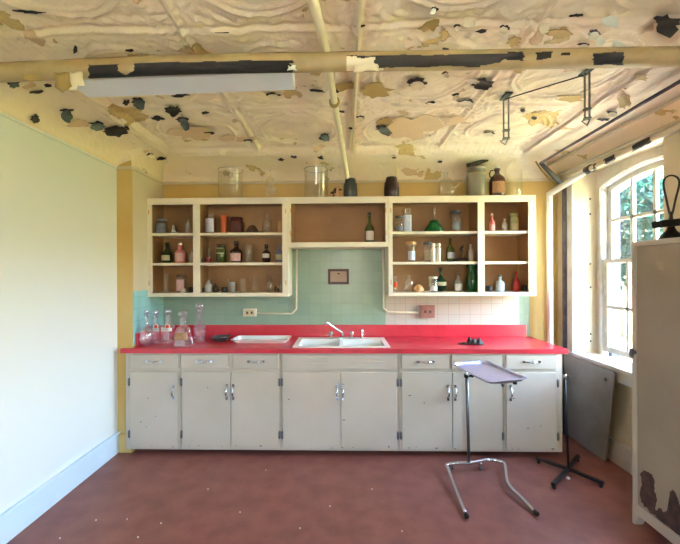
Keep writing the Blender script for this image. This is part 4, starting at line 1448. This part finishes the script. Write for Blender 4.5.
# ---- far right bay
V('pink_bottle', 'bottle', 'slim pink bottle on the top shelf of the far right bay', 492, 213.5, 5.5, DS, A1, 'bottle', M['p_pink'], M['lab_pink'], (0.1, 0.45), M['p_white'])
V('glass_bottle', 'bottle', 'tiny clear pinkish bottle on the top shelf of the far right bay', 504.3, 218.5, 5.5, DS, A1, 'bottle', M['clear_white'])
V('glass_jar', 'jar', 'pale green jar on the top shelf of the far right bay', 514, 213.5, 8, DS, A1, 'jar', M['p_ltgreen'], M['lab_cream'], (0.1, 0.5), M['p_ltgreen'])
V('blue_bottle', 'bottle', 'pale blue bottle with metal cap on the bottom shelf of the far right bay', 500, 275, 8, DS, A3, 'bottle', M['p_ltblue'], M['lab_blue'], (0.1, 0.5), M['old_metal'])
V('red_bottle', 'bottle', 'narrow red bottle on the bottom shelf of the far right bay', 516.3, 271.5, 6.5, DS, A3, 'slim', M['p_red'])
V('dark_dish', 'dish', 'flat dark dish at the left end of the far right bay bottom shelf', 489, 286, 7, DS, A3, 'disc', M['p_dark'])
V('dark_cup', 'cup', 'small dark cup at the right end of the far right bay bottom shelf', 525, 285, 5, DS, A3, 'disc', M['p_dark'])

# ---- on top of the wall cabinets
ZTOP = ZU1 + 0.0005
V('apothecary_jar', 'jar', 'large clear cylinder jar on the left wall cabinet, left of the glass ornament', 230.5, 170.5, 24, 3.60, ZTOP, 'cylinder', M['g_clear'], n=28)
t = thing('glass_ornament', 'clear bulbous glass ornament on a stem atop the left wall cabinet', 'ornament', (on_y(270.5, 185, 3.6).x, 3.60, ZTOP))
cx_ = t.location.x
part(MB().lathe([(0.04, 0), (0.04, 0.005), (0.008, 0.01), (0.006, 0.03), (0.045, 0.055), (0.066, 0.09), (0.06, 0.12), (0.03, 0.15), (0.045, 0.20), (0.016, 0.235), (0.010, 0.25), (0.006, 0.30), (0, 0.31)],
                (cx_, 3.60, ZTOP), 20), 'glass_body', M['g_clear'], t)
V('apothecary_jar', 'jar', 'large clear cylinder jar standing left of the cream ceiling pipe', 316.2, 169.5, 23.5, 3.60, ZTOP, 'cylinder', M['g_clear'], n=28)
t = thing('pipe_wrapping', 'brown crumpled wrapping heaped around the foot of the cream pipe', 'wrapping', (on_y(335, 190, 3.6).x, 3.60, ZTOP))
R = random.Random(5)
for k in range(7):
    x = on_y(331.5 + k * 1.6, 190, 3.60).x
    hh = (0.06, 0.09, 0.07, 0.13, 0.15, 0.12, 0.09)[k]
    part(MB().lathe([(0.022, 0), (0.03, hh * 0.3), (0.024, hh * 0.6), (0.028, hh * 0.8), (0.0, hh)], (x, 3.57 + 0.03 * R.random(), ZTOP), 7, smooth=False), 'fold', M['p_brown'] if k % 2 else M['p_peach'], t)
V('lidded_crock', 'crock', 'dark teal lidded crock right of the cream ceiling pipe', 350.3, 178.5, 14, 3.59, ZTOP, 'lidded', M['p_teal'])
cr = V('lidded_crock', 'crock', 'dark plum crock with yellow straws atop the right wall cabinet', 391.5, 177, 15, 3.59, ZTOP, 'lidded', M['p_plum'])
a = on_y(395, 178, 3.59)
part(MB().tube([a + Vector((0, 0, -0.01)), on_y(397.3, 167, 3.57)], 0.005, 6), 'straw', M['straw'], cr)
part(MB().tube([on_y(386, 177, 3.60), on_y(380, 183, 3.56)], 0.003, 6), 'straw', M['straw'], cr)
kt = V('glass_retort', 'flask', 'round clear glass kettle flask with side spout atop the right wall cabinet', 446, 172.5, 17, 3.59, ZTOP, 'kettle', M['g_clear'], n=28)
a = on_y(452, 190, 3.59)
part(MB().tube([a, on_y(457, 186, 3.58), on_y(461, 180, 3.57)], [0.014, 0.008, 0.006], 8), 'spout', M['g_clear'], kt)
V('dusty_jar', 'jar', 'big dusty grey stoppered jar beside the brown jug', 476, 167.5, 19, 3.60, ZTOP, 'jar', M['g_frost'], cap=M['g_frost'], cap_k='disc', n=28)
a, b = on_y(468.5, 165.6, 3.60), on_y(497, 158, 3.60)
t = thing('black_clamp', 'black hinged clamp lying across the top of the dusty grey jar', 'clamp', a)
dirc = (b - a).normalized()
pz = Vector((-dirc.z, 0, dirc.x))
part(MB().obox(a.lerp(b, 0.5) + pz * 0.014, dirc, (0, 1, 0), pz, (b - a).length / 2, 0.012, 0.007), 'upper_arm', M['black'], t, 0.002)
part(MB().obox(a.lerp(b, 0.33) - pz * 0.010, (dirc + Vector((0, 0, 0.10))), (0, 1, 0), pz, (b - a).length * 0.36, 0.012, 0.008), 'lower_arm', M['black'], t, 0.002)
part(MB().obox(a + pz * (-0.005), pz, (0, 1, 0), dirc, 0.028, 0.013, 0.014), 'jaw', M['black'], t, 0.002)
part(MB().obox(b - pz * (-0.004), pz, (0, 1, 0), dirc, 0.016, 0.013, 0.016), 'tip_block', M['black'], t, 0.002)
jg = V('brown_jug', 'jug', 'dark brown glass jug with ear handle and tan label atop the right cabinet', 497, 165.5, 15.5, 3.57, ZTOP, 'jug', M['g_amber'], M['lab_tan'], (0.12, 0.52), M['p_white'], n=28)
j = on_y(492, 172, 3.57)
part(MB().tube([j + Vector((0.012, 0, 0.015)), j + Vector((-0.012, 0, 0.012)), j + Vector((-0.024, 0, -0.012)), j + Vector((-0.020, 0, -0.045)), j + Vector((-0.004, 0, -0.055))], 0.0065, 8), 'handle', M['g_amber'], jg)
V('glass_bottle', 'bottle', 'tall empty clear glass jug at the right end of the cabinet tops', 513.5, 155, 16.5, 3.60, ZTOP, 'jug', M['g_clear'], n=28)

# ---- decanters on the worktop
ZWT = ZT + 0.0005
V('round_decanter', 'decanter', 'globe-bodied clear decanter with flat stopper nearest the left end of the worktop', 146.7, 310, 14, 3.27, ZWT, 'globe', M['g_lilac'], cap=M['g_lilac'], cap_k='disc', n=28)
V('glass_decanter', 'decanter', 'clear decanter with a red round label, behind the globe-bodied one', 155.5, 310, 12, 3.41, ZWT, 'squarebody', M['g_lilac'], M['lab_white'], (0.46, 0.58), M['g_lilac'], 'ball', sq=True, facet=True, n=16)
V('glass_decanter', 'decanter', 'clear decanter with a red round label, third from the worktop left end', 168, 309, 11.5, 3.40, ZWT, 'squarebody', M['g_lilac'], M['lab_white'], (0.46, 0.58), M['g_lilac'], 'ball', sq=True, facet=True, n=16)
V('glass_decanter', 'decanter', 'flared square-based clear decanter with a chunky stopper', 183, 311, 16.5, 3.27, ZWT, 'trapez', M['g_lilac'], M['lab_tan'], (0.25, 0.5), M['g_lilac'], 'ball', sq=True, facet=True, n=16)
V('slim_decanter', 'decanter', 'tall slim clear decanter with bell stopper, rightmost on the worktop', 199.5, 303, 12, 3.45, ZWT, 'slim', M['g_lilac'], cap=M['g_lilac'], cap_k='ball', n=12, facet=True)
for px, D in ((155.7, 3.41), (167.3, 3.40)):
    c = on_y(px, 326.5, D - 0.057)
    rt = [o for o in bpy.data.objects if o.type == 'EMPTY' and o.name.startswith('glass_decanter') and abs(WM[o.name].translation.y - D) < 0.004][0]
    part(MB().tube([(c.x, D - 0.052, c.z), (c.x, D - 0.057, c.z)], 0.024, 20), 'round_label', M['lab_white'], rt)
    part(MB().tube([(c.x, D - 0.057, c.z), (c.x, D - 0.059, c.z)], 0.016, 20), 'label_emblem', M['lab_orange'], rt)

# ---- trays on the worktop
def dish(name, label, cat, x0, x1, y0, y1, z, h, fl, mat, rz=0.0):
    """shallow pressed tray with sloped walls and rolled rim"""
    cx0, cy0 = (x0 + x1) / 2, (y0 + y1) / 2
    hx, hy = (x1 - x0) / 2, (y1 - y0) / 2
    t = thing(name, label, cat, (cx0, cy0, z), rz=rz)

    def ring(ax, ay, zz, rr=0.04):
        P = []
        for sx, sy, a0 in ((1, 1, 0), (-1, 1, 90), (-1, -1, 180), (1, -1, 270)):
            for k in range(6):
                th = math.radians(a0 + 90 * k / 5)
                P.append((sx * (ax - rr) + rr * math.cos(th), sy * (ay - rr) + rr * math.sin(th), zz))
        return P
    rings = [ring(hx - fl, hy - fl, 0.0), ring(hx - fl * 0.3, hy - fl * 0.3, h), ring(hx, hy, h), ring(hx + 0.002, hy + 0.002, h + 0.004),
             ring(hx - fl * 0.3 - 0.003, hy - fl * 0.3 - 0.003, h + 0.004), ring(hx - fl - 0.003, hy - fl - 0.003, 0.003)]
    n = len(rings[0])
    vs = [p for r in rings for p in r]
    fs = [(i * n + k, i * n + (k + 1) % n, (i + 1) * n + (k + 1) % n, (i + 1) * n + k) for i in range(len(rings) - 1) for k in range(n)]
    fs += [tuple(reversed(range(n))), tuple((len(rings) - 1) * n + k for k in range(n))]
    lpart(MB().add(vs, fs, 0, False), 'tray_pan', mat, t)
    return t


dish('enamel_tray', 'white enamel tray on the red worktop left of the sink', 'tray', on_y(230, 340, 3.37).x, on_y(288.5, 340, 3.37).x, 3.36, 3.62, ZWT, 0.028, 0.03, M['enamel'])
sc_ = dish('metal_scoop', 'dark grey metal pan between the decanters and the white tray', 'pan', on_y(212, 340, 3.5).x, on_y(229, 340, 3.5).x, 3.42, 3.62, ZWT, 0.035, 0.03, M['old_metal'])
a = Vector((WM[sc_.name].translation.x, 3.42, ZWT + 0.035))
part(MB().tube([a + Vector((0.06, 0.02, 0)), a + Vector((0.09, -0.01, 0.015)), a + Vector((0.03, -0.045, 0.02))], 0.009, 8), 'handle', M['old_metal'], sc_)
# crumpled dark rag
c = on_z(471, 344, ZWT)
m = MB()
nu, nv = 22, 12
vs = []
for j in range(nv + 1):
    for i in range(nu + 1):
        u_, v_ = i / nu * 2 - 1, j / nv * 2 - 1
        ed = max(0, 1 - u_ * u_) * max(0, 1 - v_ * v_)
        hgt = 0.055 * ed ** 0.6 * (0.45 + 0.75 * abs(noise.noise(Vector((u_ * 2.3 + 4, v_ * 2.0, 1)))) * 2) * (0.35 + 0.65 * (u_ > -0.2) + 0.0)
        vs.append((c.x + u_ * 0.115 * (1 - 0.25 * v_ * v_), c.y + v_ * 0.05 * (0.5 + 0.5 * (1 + u_) / 2), ZWT + 0.001 + hgt))
fs = [(j * (nu + 1) + i, j * (nu + 1) + i + 1, (j + 1) * (nu + 1) + i + 1, (j + 1) * (nu + 1) + i) for j in range(nv) for i in range(nu)]
m.add(vs, fs, 0, True)
o = tag(m.build('crumpled_rag', M['p_dark']), 'small crumpled dark rag on the red worktop right of the sink', 'rag')
sd = o.modifiers.new('thick', 'SOLIDIFY')
sd.thickness = 0.002
sd.offset = 1

# ---- picture, outlets, conduit on the tiled wall
YT = YB - 0.0085
a, b = on_y(328, 269, YT), on_y(349, 284.3, YT)
pf = thing('picture_frame', 'small dark red wood picture frame hung on the mint wall over the sink', 'picture frame', ((a.x + b.x) / 2, YT, b.z))
f_ = 0.024
m = MB().box(a.x, b.x, YT - 0.018, YT, a.z - f_, a.z).box(a.x, b.x, YT - 0.018, YT, b.z, b.z + f_)
m.box(a.x, a.x + f_, YT - 0.018, YT, b.z + f_, a.z - f_).box(b.x - f_, b.x, YT - 0.018, YT, b.z + f_, a.z - f_)
part(m, 'frame', M['wood_red'], pf)
o = part(MB().box(a.x + f_, b.x - f_, YT - 0.008, YT - 0.001, b.z + f_, a.z - f_), 'card', M['paper'], pf)
xc, zc = (a.x + b.x) / 2, a.z - 0.048
part(MB().slab(blob(Vector((xc, YT - 0.0085, zc)), Vector((1, 0, 0)), Vector((0, 0, 1)), 0.013, 0.008, 9, 0.3, 3), (0, -0.001, 0)), 'printed_mark', M['p_dark'], o)


def outlet(label, p0, p1, q0, q1, mat, fm):
    a, b = on_y(p0, q0, YT), on_y(p1, q1, YT)
    t = thing('outlet_box', label, 'outlet', ((a.x + b.x) / 2, YT, b.z))
    part(MB().box(a.x, b.x, YT - 0.04, YT, b.z, a.z), 'box', mat, t, 0.004)
    w_, h_ = b.x - a.x, a.z - b.z
    part(MB().box(a.x + 0.12 * w_, b.x - 0.12 * w_, YT - 0.044, YT - 0.04, b.z + 0.12 * h_, a.z - 0.12 * h_), 'cover_plate', fm, t, 0.002)
    for s in (0.33, 0.67):
        xx = a.x + w_ * s
        part(MB().box(xx - 0.010, xx + 0.010, YT - 0.0455, YT - 0.044, (a.z + b.z) / 2 - 0.012, (a.z + b.z) / 2 + 0.012), 'socket', M['p_brown'], t)


outlet('cream outlet box on the mint tiles under the left wall cabinet', 244, 257, 308.5, 316, M['cab_up'], M['lab_cream'])
outlet('reddish brown outlet box on the white tiles under the right wall cabinet', 419.5, 434, 305, 317.5, M['outlet_mauve'], M['outlet_mauve'])
for lab_, pp in (('cream conduit from the left outlet box up to the middle wall box', [(257, 313.5), (292, 313.5), (296.3, 309), (296.8, 248)]),
                 ('cream conduit from the right outlet box up to the middle wall box', [(419, 312.5), (388, 312), (383.6, 308), (383, 248)])):
    P = [on_y(a, b, YT - 0.012) for a, b in pp]
    tag(MB().tube(P, 0.0095, 8).build('wall_conduit', M['cab_up']), lab_, 'conduit')

# ================================================================== right side: board, stands, tall cabinet
a, b = on_x(568, 352, 2.125), on_x(614, 370.5, 2.125)
c, d = on_x(607, 463, 2.165), on_x(566, 437, 2.165)
zt_ = 0.782
P = [(2.125, 3.56, zt_), (2.125, b.y, zt_), (2.165, c.y + 0.02, 0.004), (2.165, 3.56, 0.004)]
lb = thing('leaning_board', 'large flat grey panel leaning against the wall under the window sill', 'panel', (2.16, 3.2, 0))
part(MB().slab(P, (0.012, 0, 0.0006)), 'board', M['board'], lb, 0.002)
part(MB().tube([(2.122, b.y + 0.09, zt_ - 0.085), (2.115, b.y + 0.09, zt_ - 0.085)], 0.014, 12), 'round_plug', M['old_metal'], lb)

# Mayo tray stand
ms = thing('tray_stand', 'chrome instrument stand with a tilted steel tray before the right cabinets', 'tray stand', (1.02, 2.75, 0))
# tray
cn = [on_z(453.8, 363.5, 0.862), on_z(484.5, 360.6, 0.868), on_z(528.4, 378.5, 0.855), on_z(487.5, 381.5, 0.850)]
cc = sum(cn, Vector()) / 4
ux = ((cn[1] - cn[0]) + (cn[2] - cn[3])).normalized()
uy = ((cn[0] - cn[3]) + (cn[1] - cn[2])).normalized()
ux = (ux - uy * ux.dot(uy)).normalized()
un = ux.cross(uy).normalized()
wx = 0.006 + ((cn[1] - cn[0]).dot(ux) + (cn[2] - cn[3]).dot(ux)) / 4
wy = 0.012 + ((cn[0] - cn[3]).dot(uy) + (cn[1] - cn[2]).dot(uy)) / 4


def tring(ax, ay, zz, rr=0.045):
    Pp = []
    for sx, sy, a0 in ((1, 1, 0), (-1, 1, 90), (-1, -1, 180), (1, -1, 270)):
        for k in range(6):
            th = math.radians(a0 + 90 * k / 5)
            Pp.append(cc + ux * (sx * (ax - rr) + rr * math.cos(th)) + uy * (sy * (ay - rr) + rr * math.sin(th)) + un * zz)
    return Pp


rings = [tring(wx - 0.014, wy - 0.014, -0.018), tring(wx - 0.006, wy - 0.006, -0.002), tring(wx + 0.004, wy + 0.004, -0.002), tring(wx + 0.004, wy + 0.004, 0.002),
         tring(wx - 0.007, wy - 0.007, 0.002), tring(wx - 0.016, wy - 0.016, -0.015)]
n = len(rings[0])
fs = [(i * n + k, i * n + (k + 1) % n, (i + 1) * n + (k + 1) % n, (i + 1) * n + k) for i in range(len(rings) - 1) for k in range(n)]
fs += [tuple(reversed(range(n))), tuple((len(rings) - 1) * n + k for k in range(n))]
part(MB().add([p for r in rings for p in r], fs), 'tray', M['steel'], ms)
# support frame under the tray
zf = -0.026
far = cc + uy * (wy - 0.03) + un * zf
pb = on_z(469, 461.5, 0.075)
pt = Vector((pb.x - 0.02, pb.y, 0.845))
m = MB()
m.tube([pt, pt + Vector((0.01, -0.01, 0.004)), cc + uy * (wy - 0.05) - ux * (wx - 0.05) + un * zf, cc - uy * (wy - 0.06) - ux * (wx - 0.05) + un * zf,
        cc - uy * (wy - 0.03) + un * zf, cc - uy * (wy - 0.06) + ux * (wx - 0.05) + un * zf, cc + uy * (wy - 0.05) + ux * (wx - 0.05) + un * zf, pt + Vector((0.012, -0.01, 0.002))], 0.0065, 8)
part(m, 'tray_frame', M['chrome'], ms)
m = MB().tube([cc - uy * (wy - 0.05) + ux * 0.08 + un * zf, cc - uy * (wy - 0.05) + ux * 0.08 + un * (zf - 0.02)], 0.014, 10)
part(m, 'clip', M['black'], ms)
part(MB().tube([pt + Vector((0.0, 0, 0.002)), Vector((pt.x + 0.006, pt.y, 0.62))], 0.008, 10), 'inner_rod', M['chrome'], ms)
part(MB().tube([Vector((pt.x + 0.004, pt.y, 0.76)), pb + Vector((0, 0, 0.0))], 0.0125, 12), 'column', M['old_metal'], ms)
o = part(MB().tube([Vector((pt.x + 0.002, pt.y, 0.762)), Vector((pt.x + 0.002, pt.y, 0.735))], 0.018, 12), 'collar', M['black'], ms)
part(MB().tube([Vector((pt.x + 0.015, pt.y - 0.005, 0.748)), Vector((pt.x + 0.05, pt.y - 0.015, 0.752))], [0.006, 0.012], 8)
     .tube([Vector((pt.x + 0.05, pt.y - 0.035, 0.765)), Vector((pt.x + 0.05, pt.y + 0.01, 0.735))], 0.007, 8), 'wing_knob', M['black'], o)
# base
zb = 0.062
bl0, bl1 = on_z(446, 464.5, zb), on_z(493, 460, zb)
le = on_z(466.5, 516, 0.016)
re = on_z(536.5, 513.5, 0.016)
rk = on_z(508, 483, 0.045)
m = MB().tube([bl0 + Vector((0.015, 0, 0)), bl0.lerp(pb, 0.5) * 1.0, Vector((pb.x, pb.y, zb)), bl1 - Vector((0.05, 0, 0)), bl1, ], 0.0125, 10)
o = part(m, 'cross_bar', M['chrome'], ms)
part(MB().curve([bl0 + Vector((0.015, 0, 0)), bl0 + Vector((0.0, -0.015, 0)), bl0.lerp(le, 0.12) + Vector((0, 0, 0.008)), bl0.lerp(le, 0.5), le], 0.0125, 10), 'leg', M['chrome'], ms)
part(MB().curve([bl1, bl1 + Vector((0.035, -0.015, 0)), bl1 + Vector((0.068, -0.06, -0.002)), rk, rk.lerp(re, 0.5), re], 0.0125, 10), 'leg', M['chrome'], ms)
for p, q in ((le, bl0), (re, rk)):
    dr = (p - q).normalized()
    part(MB().tube([p - dr * 0.02, p + dr * 0.008], 0.0155, 10), 'rubber_foot', M['black'], ms)
for px in (454, 483.5):
    c = on_z(px, 466, zb)
    c = Vector((c.x, pb.y + 0.005, 0))
    m = MB().tube([c + Vector((0, 0, zb)), c + Vector((0, 0.004, 0.042))], 0.008, 8)
    m.obox(c + Vector((0.008, 0.012, 0.032)), (1, 0, 0), (0, 1, 0), (0, 0, 1), 0.0015, 0.012, 0.016).obox(c + Vector((-0.012, 0.012, 0.032)), (1, 0, 0), (0, 1, 0), (0, 0, 1), 0.0015, 0.012, 0.016)
    o = part(m, 'caster', M['chrome'], ms)
    part(MB().tube([c + Vector((-0.009, 0.016, 0.0215)), c + Vector((0.007, 0.016, 0.0215))], 0.021, 14), 'wheel', M['old_metal'], o)

# black cross-foot stand
hub = on_z(568.5, 467, 0.05)
bs = thing('pole_stand', 'black pole stand with a cross shaped foot in the corner right of the cabinets', 'stand', (hub.x, hub.y, 0))
for px, py in ((536, 458), (604, 483.5), (553, 484.5), (578, 456)):
    e_ = on_z(px, py, 0.035)
    dr = (e_ - hub)
    dr.z = 0
    L = min(dr.length, 0.36)
    dr.normalize()
    sd_ = dr.cross(Vector((0, 0, 1)))
    m = MB().obox(Vector((hub.x, hub.y, 0.036)) + dr * (L / 2), dr, sd_, (0, 0, 1), L / 2, 0.014, 0.011)
    o = part(m, 'foot', M['black'], bs, 0.003)
    part(MB().tube([Vector((hub.x, hub.y, 0.026)) + dr * (L - 0.02), Vector((hub.x, hub.y, 0.001)) + dr * (L - 0.02)], 0.012, 10), 'glide', M['black'], o)
ptop = on_y(564.5, 374, hub.y)
part(MB().tube([(hub.x, hub.y, 0.04), (ptop.x, hub.y, ptop.z - 0.03)], 0.0085, 10), 'pole', M['black'], bs)
part(MB().tube([(ptop.x, hub.y, ptop.z - 0.04), (ptop.x, hub.y, ptop.z)], 0.013, 10).box(ptop.x, ptop.x + 0.03, hub.y - 0.008, hub.y + 0.008, ptop.z - 0.03, ptop.z - 0.012), 'pole_socket', M['chrome'], bs)

# crumb of plaster on the floor beside it
c = on_z(568, 478, 0.006)
tag(MB().lathe([(0.012, -0.006), (0.016, 0.0), (0.010, 0.008), (0, 0.011)], c, 6, smooth=False).build('plaster_chip', M['p_white']), 'small white plaster chip on the floor by the black cross foot', 'debris')

for px, py in ((138, 537), (127, 519), (161, 523), (96, 520), (266, 470), (240, 512), (208, 489), (330, 506), (402, 531), (300, 528), (372, 489), (60, 538)):
    c = on_z(px, py, 0.004)
    tag(MB().lathe([(0.005, -0.004), (0.007, 0.0), (0.004, 0.003), (0, 0.004)], c, 6, smooth=False, sx=0.7, sy=0.7).build('plaster_crumb', M['p_white']),
        'tiny pale plaster crumb lying on the open red brown floor', 'debris', 'plaster crumbs scattered on the floor')

# tall cabinet
XT = 1.815
YT1 = on_x(632, 400, XT).y
YT0 = YT1 - 0.92
ZTC = on_x(632, 242, XT).z
tc_ = thing('tall_cabinet', 'tall tan steel cabinet with rusted bare patches near its foot, at the right edge', 'cabinet', ((XT + XR) / 2, (YT0 + YT1) / 2, 0))
m = MB()
XB = XR - 0.024
m.box(XT + 0.012, XB, YT0, YT1, 0.10, ZTC)
part(m, 'cabinet_body', M['tallcab'], tc_, 0.004)
m = MB()
st = 0.035
m.box(XT, XT + 0.012, YT1 - st, YT1, 0.10, ZTC).box(XT, XT + 0.012, YT0, YT0 + st, 0.10, ZTC)
m.box(XT, XT + 0.012, YT0 + st, YT1 - st, ZTC - 0.03, ZTC).box(XT, XT + 0.012, YT0 + st, YT1 - st, 0.10, 0.135)
part(m, 'face_frame', M['cab'], tc_, 0.002)
dr_ = part(MB().box(XT + 0.003, XT + 0.0118, YT0 + st + 0.004, YT1 - st - 0.004, 0.139, ZTC - 0.034), 'door', M['tallcab'], tc_, 0.001)
h_ = on_x(636.5, 353, XT - 0.01)
part(MB().tube([(XT + 0.002, YT1 - 0.022, h_.z), (XT - 0.016, YT1 - 0.022, h_.z)], 0.014, 12).obox((XT - 0.02, YT1 - 0.022, h_.z - 0.004), (1, 0, 0), (0, 1, 0), (0, 0, 1), 0.006, 0.010, 0.026), 'latch', M['old_metal'], tc_)
for y0_, y1_ in ((YT0, YT0 + 0.05), (YT1 - 0.05, YT1)):
    for x0_, x1_ in ((XT, XT + 0.05), (XB - 0.05, XB)):
        s = 1 if y0_ > YT0 + 0.1 else -1
        yo, yi = (y1_, y0_) if s > 0 else (y0_, y1_)
        m = MB().slab([(x0_, yo, 0.0), (x0_, yo - s * 0.018, 0.0), (x0_, yi, 0.07), (x0_, yi, 0.10), (x0_, yo, 0.10)], (x1_ - x0_, 0, 0))
        part(m, 'leg', M['cab'], tc_)
part(MB().box(XT + 0.001, XT + 0.012, YT0 + 0.05, YT1 - 0.05, 0.072, 0.10), 'bottom_rail', M['cab'], tc_)
rust1 = [(640, 474), (643, 470), (647, 472), (652, 474), (655, 482), (654, 490), (657, 499), (655, 508), (657, 516), (651, 514), (646, 507), (641, 502), (640, 492), (642, 484)]
rust2 = [(662, 516), (667, 511), (669, 500), (670, 492), (673, 489), (676, 494), (679, 503), (684, 512), (690, 528), (694, 548), (700, 570), (680, 548), (670, 534), (659, 522)]
rust3 = [(655, 511), (660, 508), (664, 512), (668, 524), (662, 523), (656, 517)]
for kk, poly in enumerate((rust1, rust2, rust3)):
    pp = []
    off_ = 0.0004 * kk
    for i, (px, py) in enumerate(poly):
        q = poly[(i + 1) % len(poly)]
        for k in range(4):
            t_ = k / 4
            pxx, pyy = px + (q[0] - px) * t_, py + (q[1] - py) * t_
            pxx += rnd.uniform(-0.7, 0.7) if k else 0
            pyy += rnd.uniform(-0.9, 0.9) if k else 0
            w3 = on_x(pxx, pyy, XT + 0.0028)
            w3.z = max(w3.z, 0.142 + 0.0008 * (len(pp) % 5))
            w3.y = min(w3.y, YT1 - st - 0.008)
            w3.x = XT + 0.0028 - off_
            pp.append(w3)
    o = part(MB().slab(pp, (-0.0008, 0, 0)), 'rust_patch', M['rust'], dr_)
    o.parent = tc_
    o.matrix_parent_inverse = WM[tc_.name].inverted()

# iron trivet stand on the tall cabinet
bx = 1.96
q = on_x(671, 232, bx)
ts = thing('iron_weight', 'black iron object with a wire loop handle on top of the tall cabinet', 'iron tool', (bx, q.y, ZTC))
yc = q.y
part(MB().lathe([(0.062, 0.0005), (0.060, 0.012), (0.045, 0.035), (0.026, 0.055), (0.018, 0.075), (0.016, 0.10)], (bx, yc, ZTC), 20), 'cone_base', M['black'], ts)
part(MB().obox((bx + 0.03, yc - 0.005, ZTC + 0.105), (1, 0.05, 0.10), (0, 1, 0), (-0.10, 0, 1), 0.125, 0.035, 0.021), 'cross_plate', M['black'], ts, 0.004)
lp_ = [(0, 0.118), (-0.010, 0.15), (-0.025, 0.22), (-0.038, 0.28), (-0.036, 0.315), (-0.018, 0.335), (0.006, 0.340), (0.030, 0.332), (0.044, 0.312), (0.042, 0.28), (0.026, 0.22), (0.010, 0.15), (0, 0.118)]
part(MB().curve([(bx + a * 1.1, yc, ZTC + b * 1.13) for a, b in lp_], 0.0055, 8), 'loop_handle', M['black'], ts)
part(MB().tube([(bx, yc, ZTC + 0.11), (bx, yc, ZTC + 0.17)], [0.012, 0.007], 8), 'neck', M['black'], ts)

# ================================================================== outdoors, seen through the window, and unseen bounce ground
GZ = -0.9
o = MB().box(5.5, 60, -25, 60, GZ - 0.2, GZ).build('lawn_ground', M['grass'])
o['kind'] = 'structure'
o = MB().box(-25, 5.5, -25, YF - 0.3, GZ - 0.2, GZ).box(XR + 0.5, 5.5, YF - 0.3, 60, GZ - 0.2, GZ).build('bounce_ground', M['bounce_pale'])  # unseen pale ground, added to bounce daylight up to the ceiling
o['kind'] = 'structure'


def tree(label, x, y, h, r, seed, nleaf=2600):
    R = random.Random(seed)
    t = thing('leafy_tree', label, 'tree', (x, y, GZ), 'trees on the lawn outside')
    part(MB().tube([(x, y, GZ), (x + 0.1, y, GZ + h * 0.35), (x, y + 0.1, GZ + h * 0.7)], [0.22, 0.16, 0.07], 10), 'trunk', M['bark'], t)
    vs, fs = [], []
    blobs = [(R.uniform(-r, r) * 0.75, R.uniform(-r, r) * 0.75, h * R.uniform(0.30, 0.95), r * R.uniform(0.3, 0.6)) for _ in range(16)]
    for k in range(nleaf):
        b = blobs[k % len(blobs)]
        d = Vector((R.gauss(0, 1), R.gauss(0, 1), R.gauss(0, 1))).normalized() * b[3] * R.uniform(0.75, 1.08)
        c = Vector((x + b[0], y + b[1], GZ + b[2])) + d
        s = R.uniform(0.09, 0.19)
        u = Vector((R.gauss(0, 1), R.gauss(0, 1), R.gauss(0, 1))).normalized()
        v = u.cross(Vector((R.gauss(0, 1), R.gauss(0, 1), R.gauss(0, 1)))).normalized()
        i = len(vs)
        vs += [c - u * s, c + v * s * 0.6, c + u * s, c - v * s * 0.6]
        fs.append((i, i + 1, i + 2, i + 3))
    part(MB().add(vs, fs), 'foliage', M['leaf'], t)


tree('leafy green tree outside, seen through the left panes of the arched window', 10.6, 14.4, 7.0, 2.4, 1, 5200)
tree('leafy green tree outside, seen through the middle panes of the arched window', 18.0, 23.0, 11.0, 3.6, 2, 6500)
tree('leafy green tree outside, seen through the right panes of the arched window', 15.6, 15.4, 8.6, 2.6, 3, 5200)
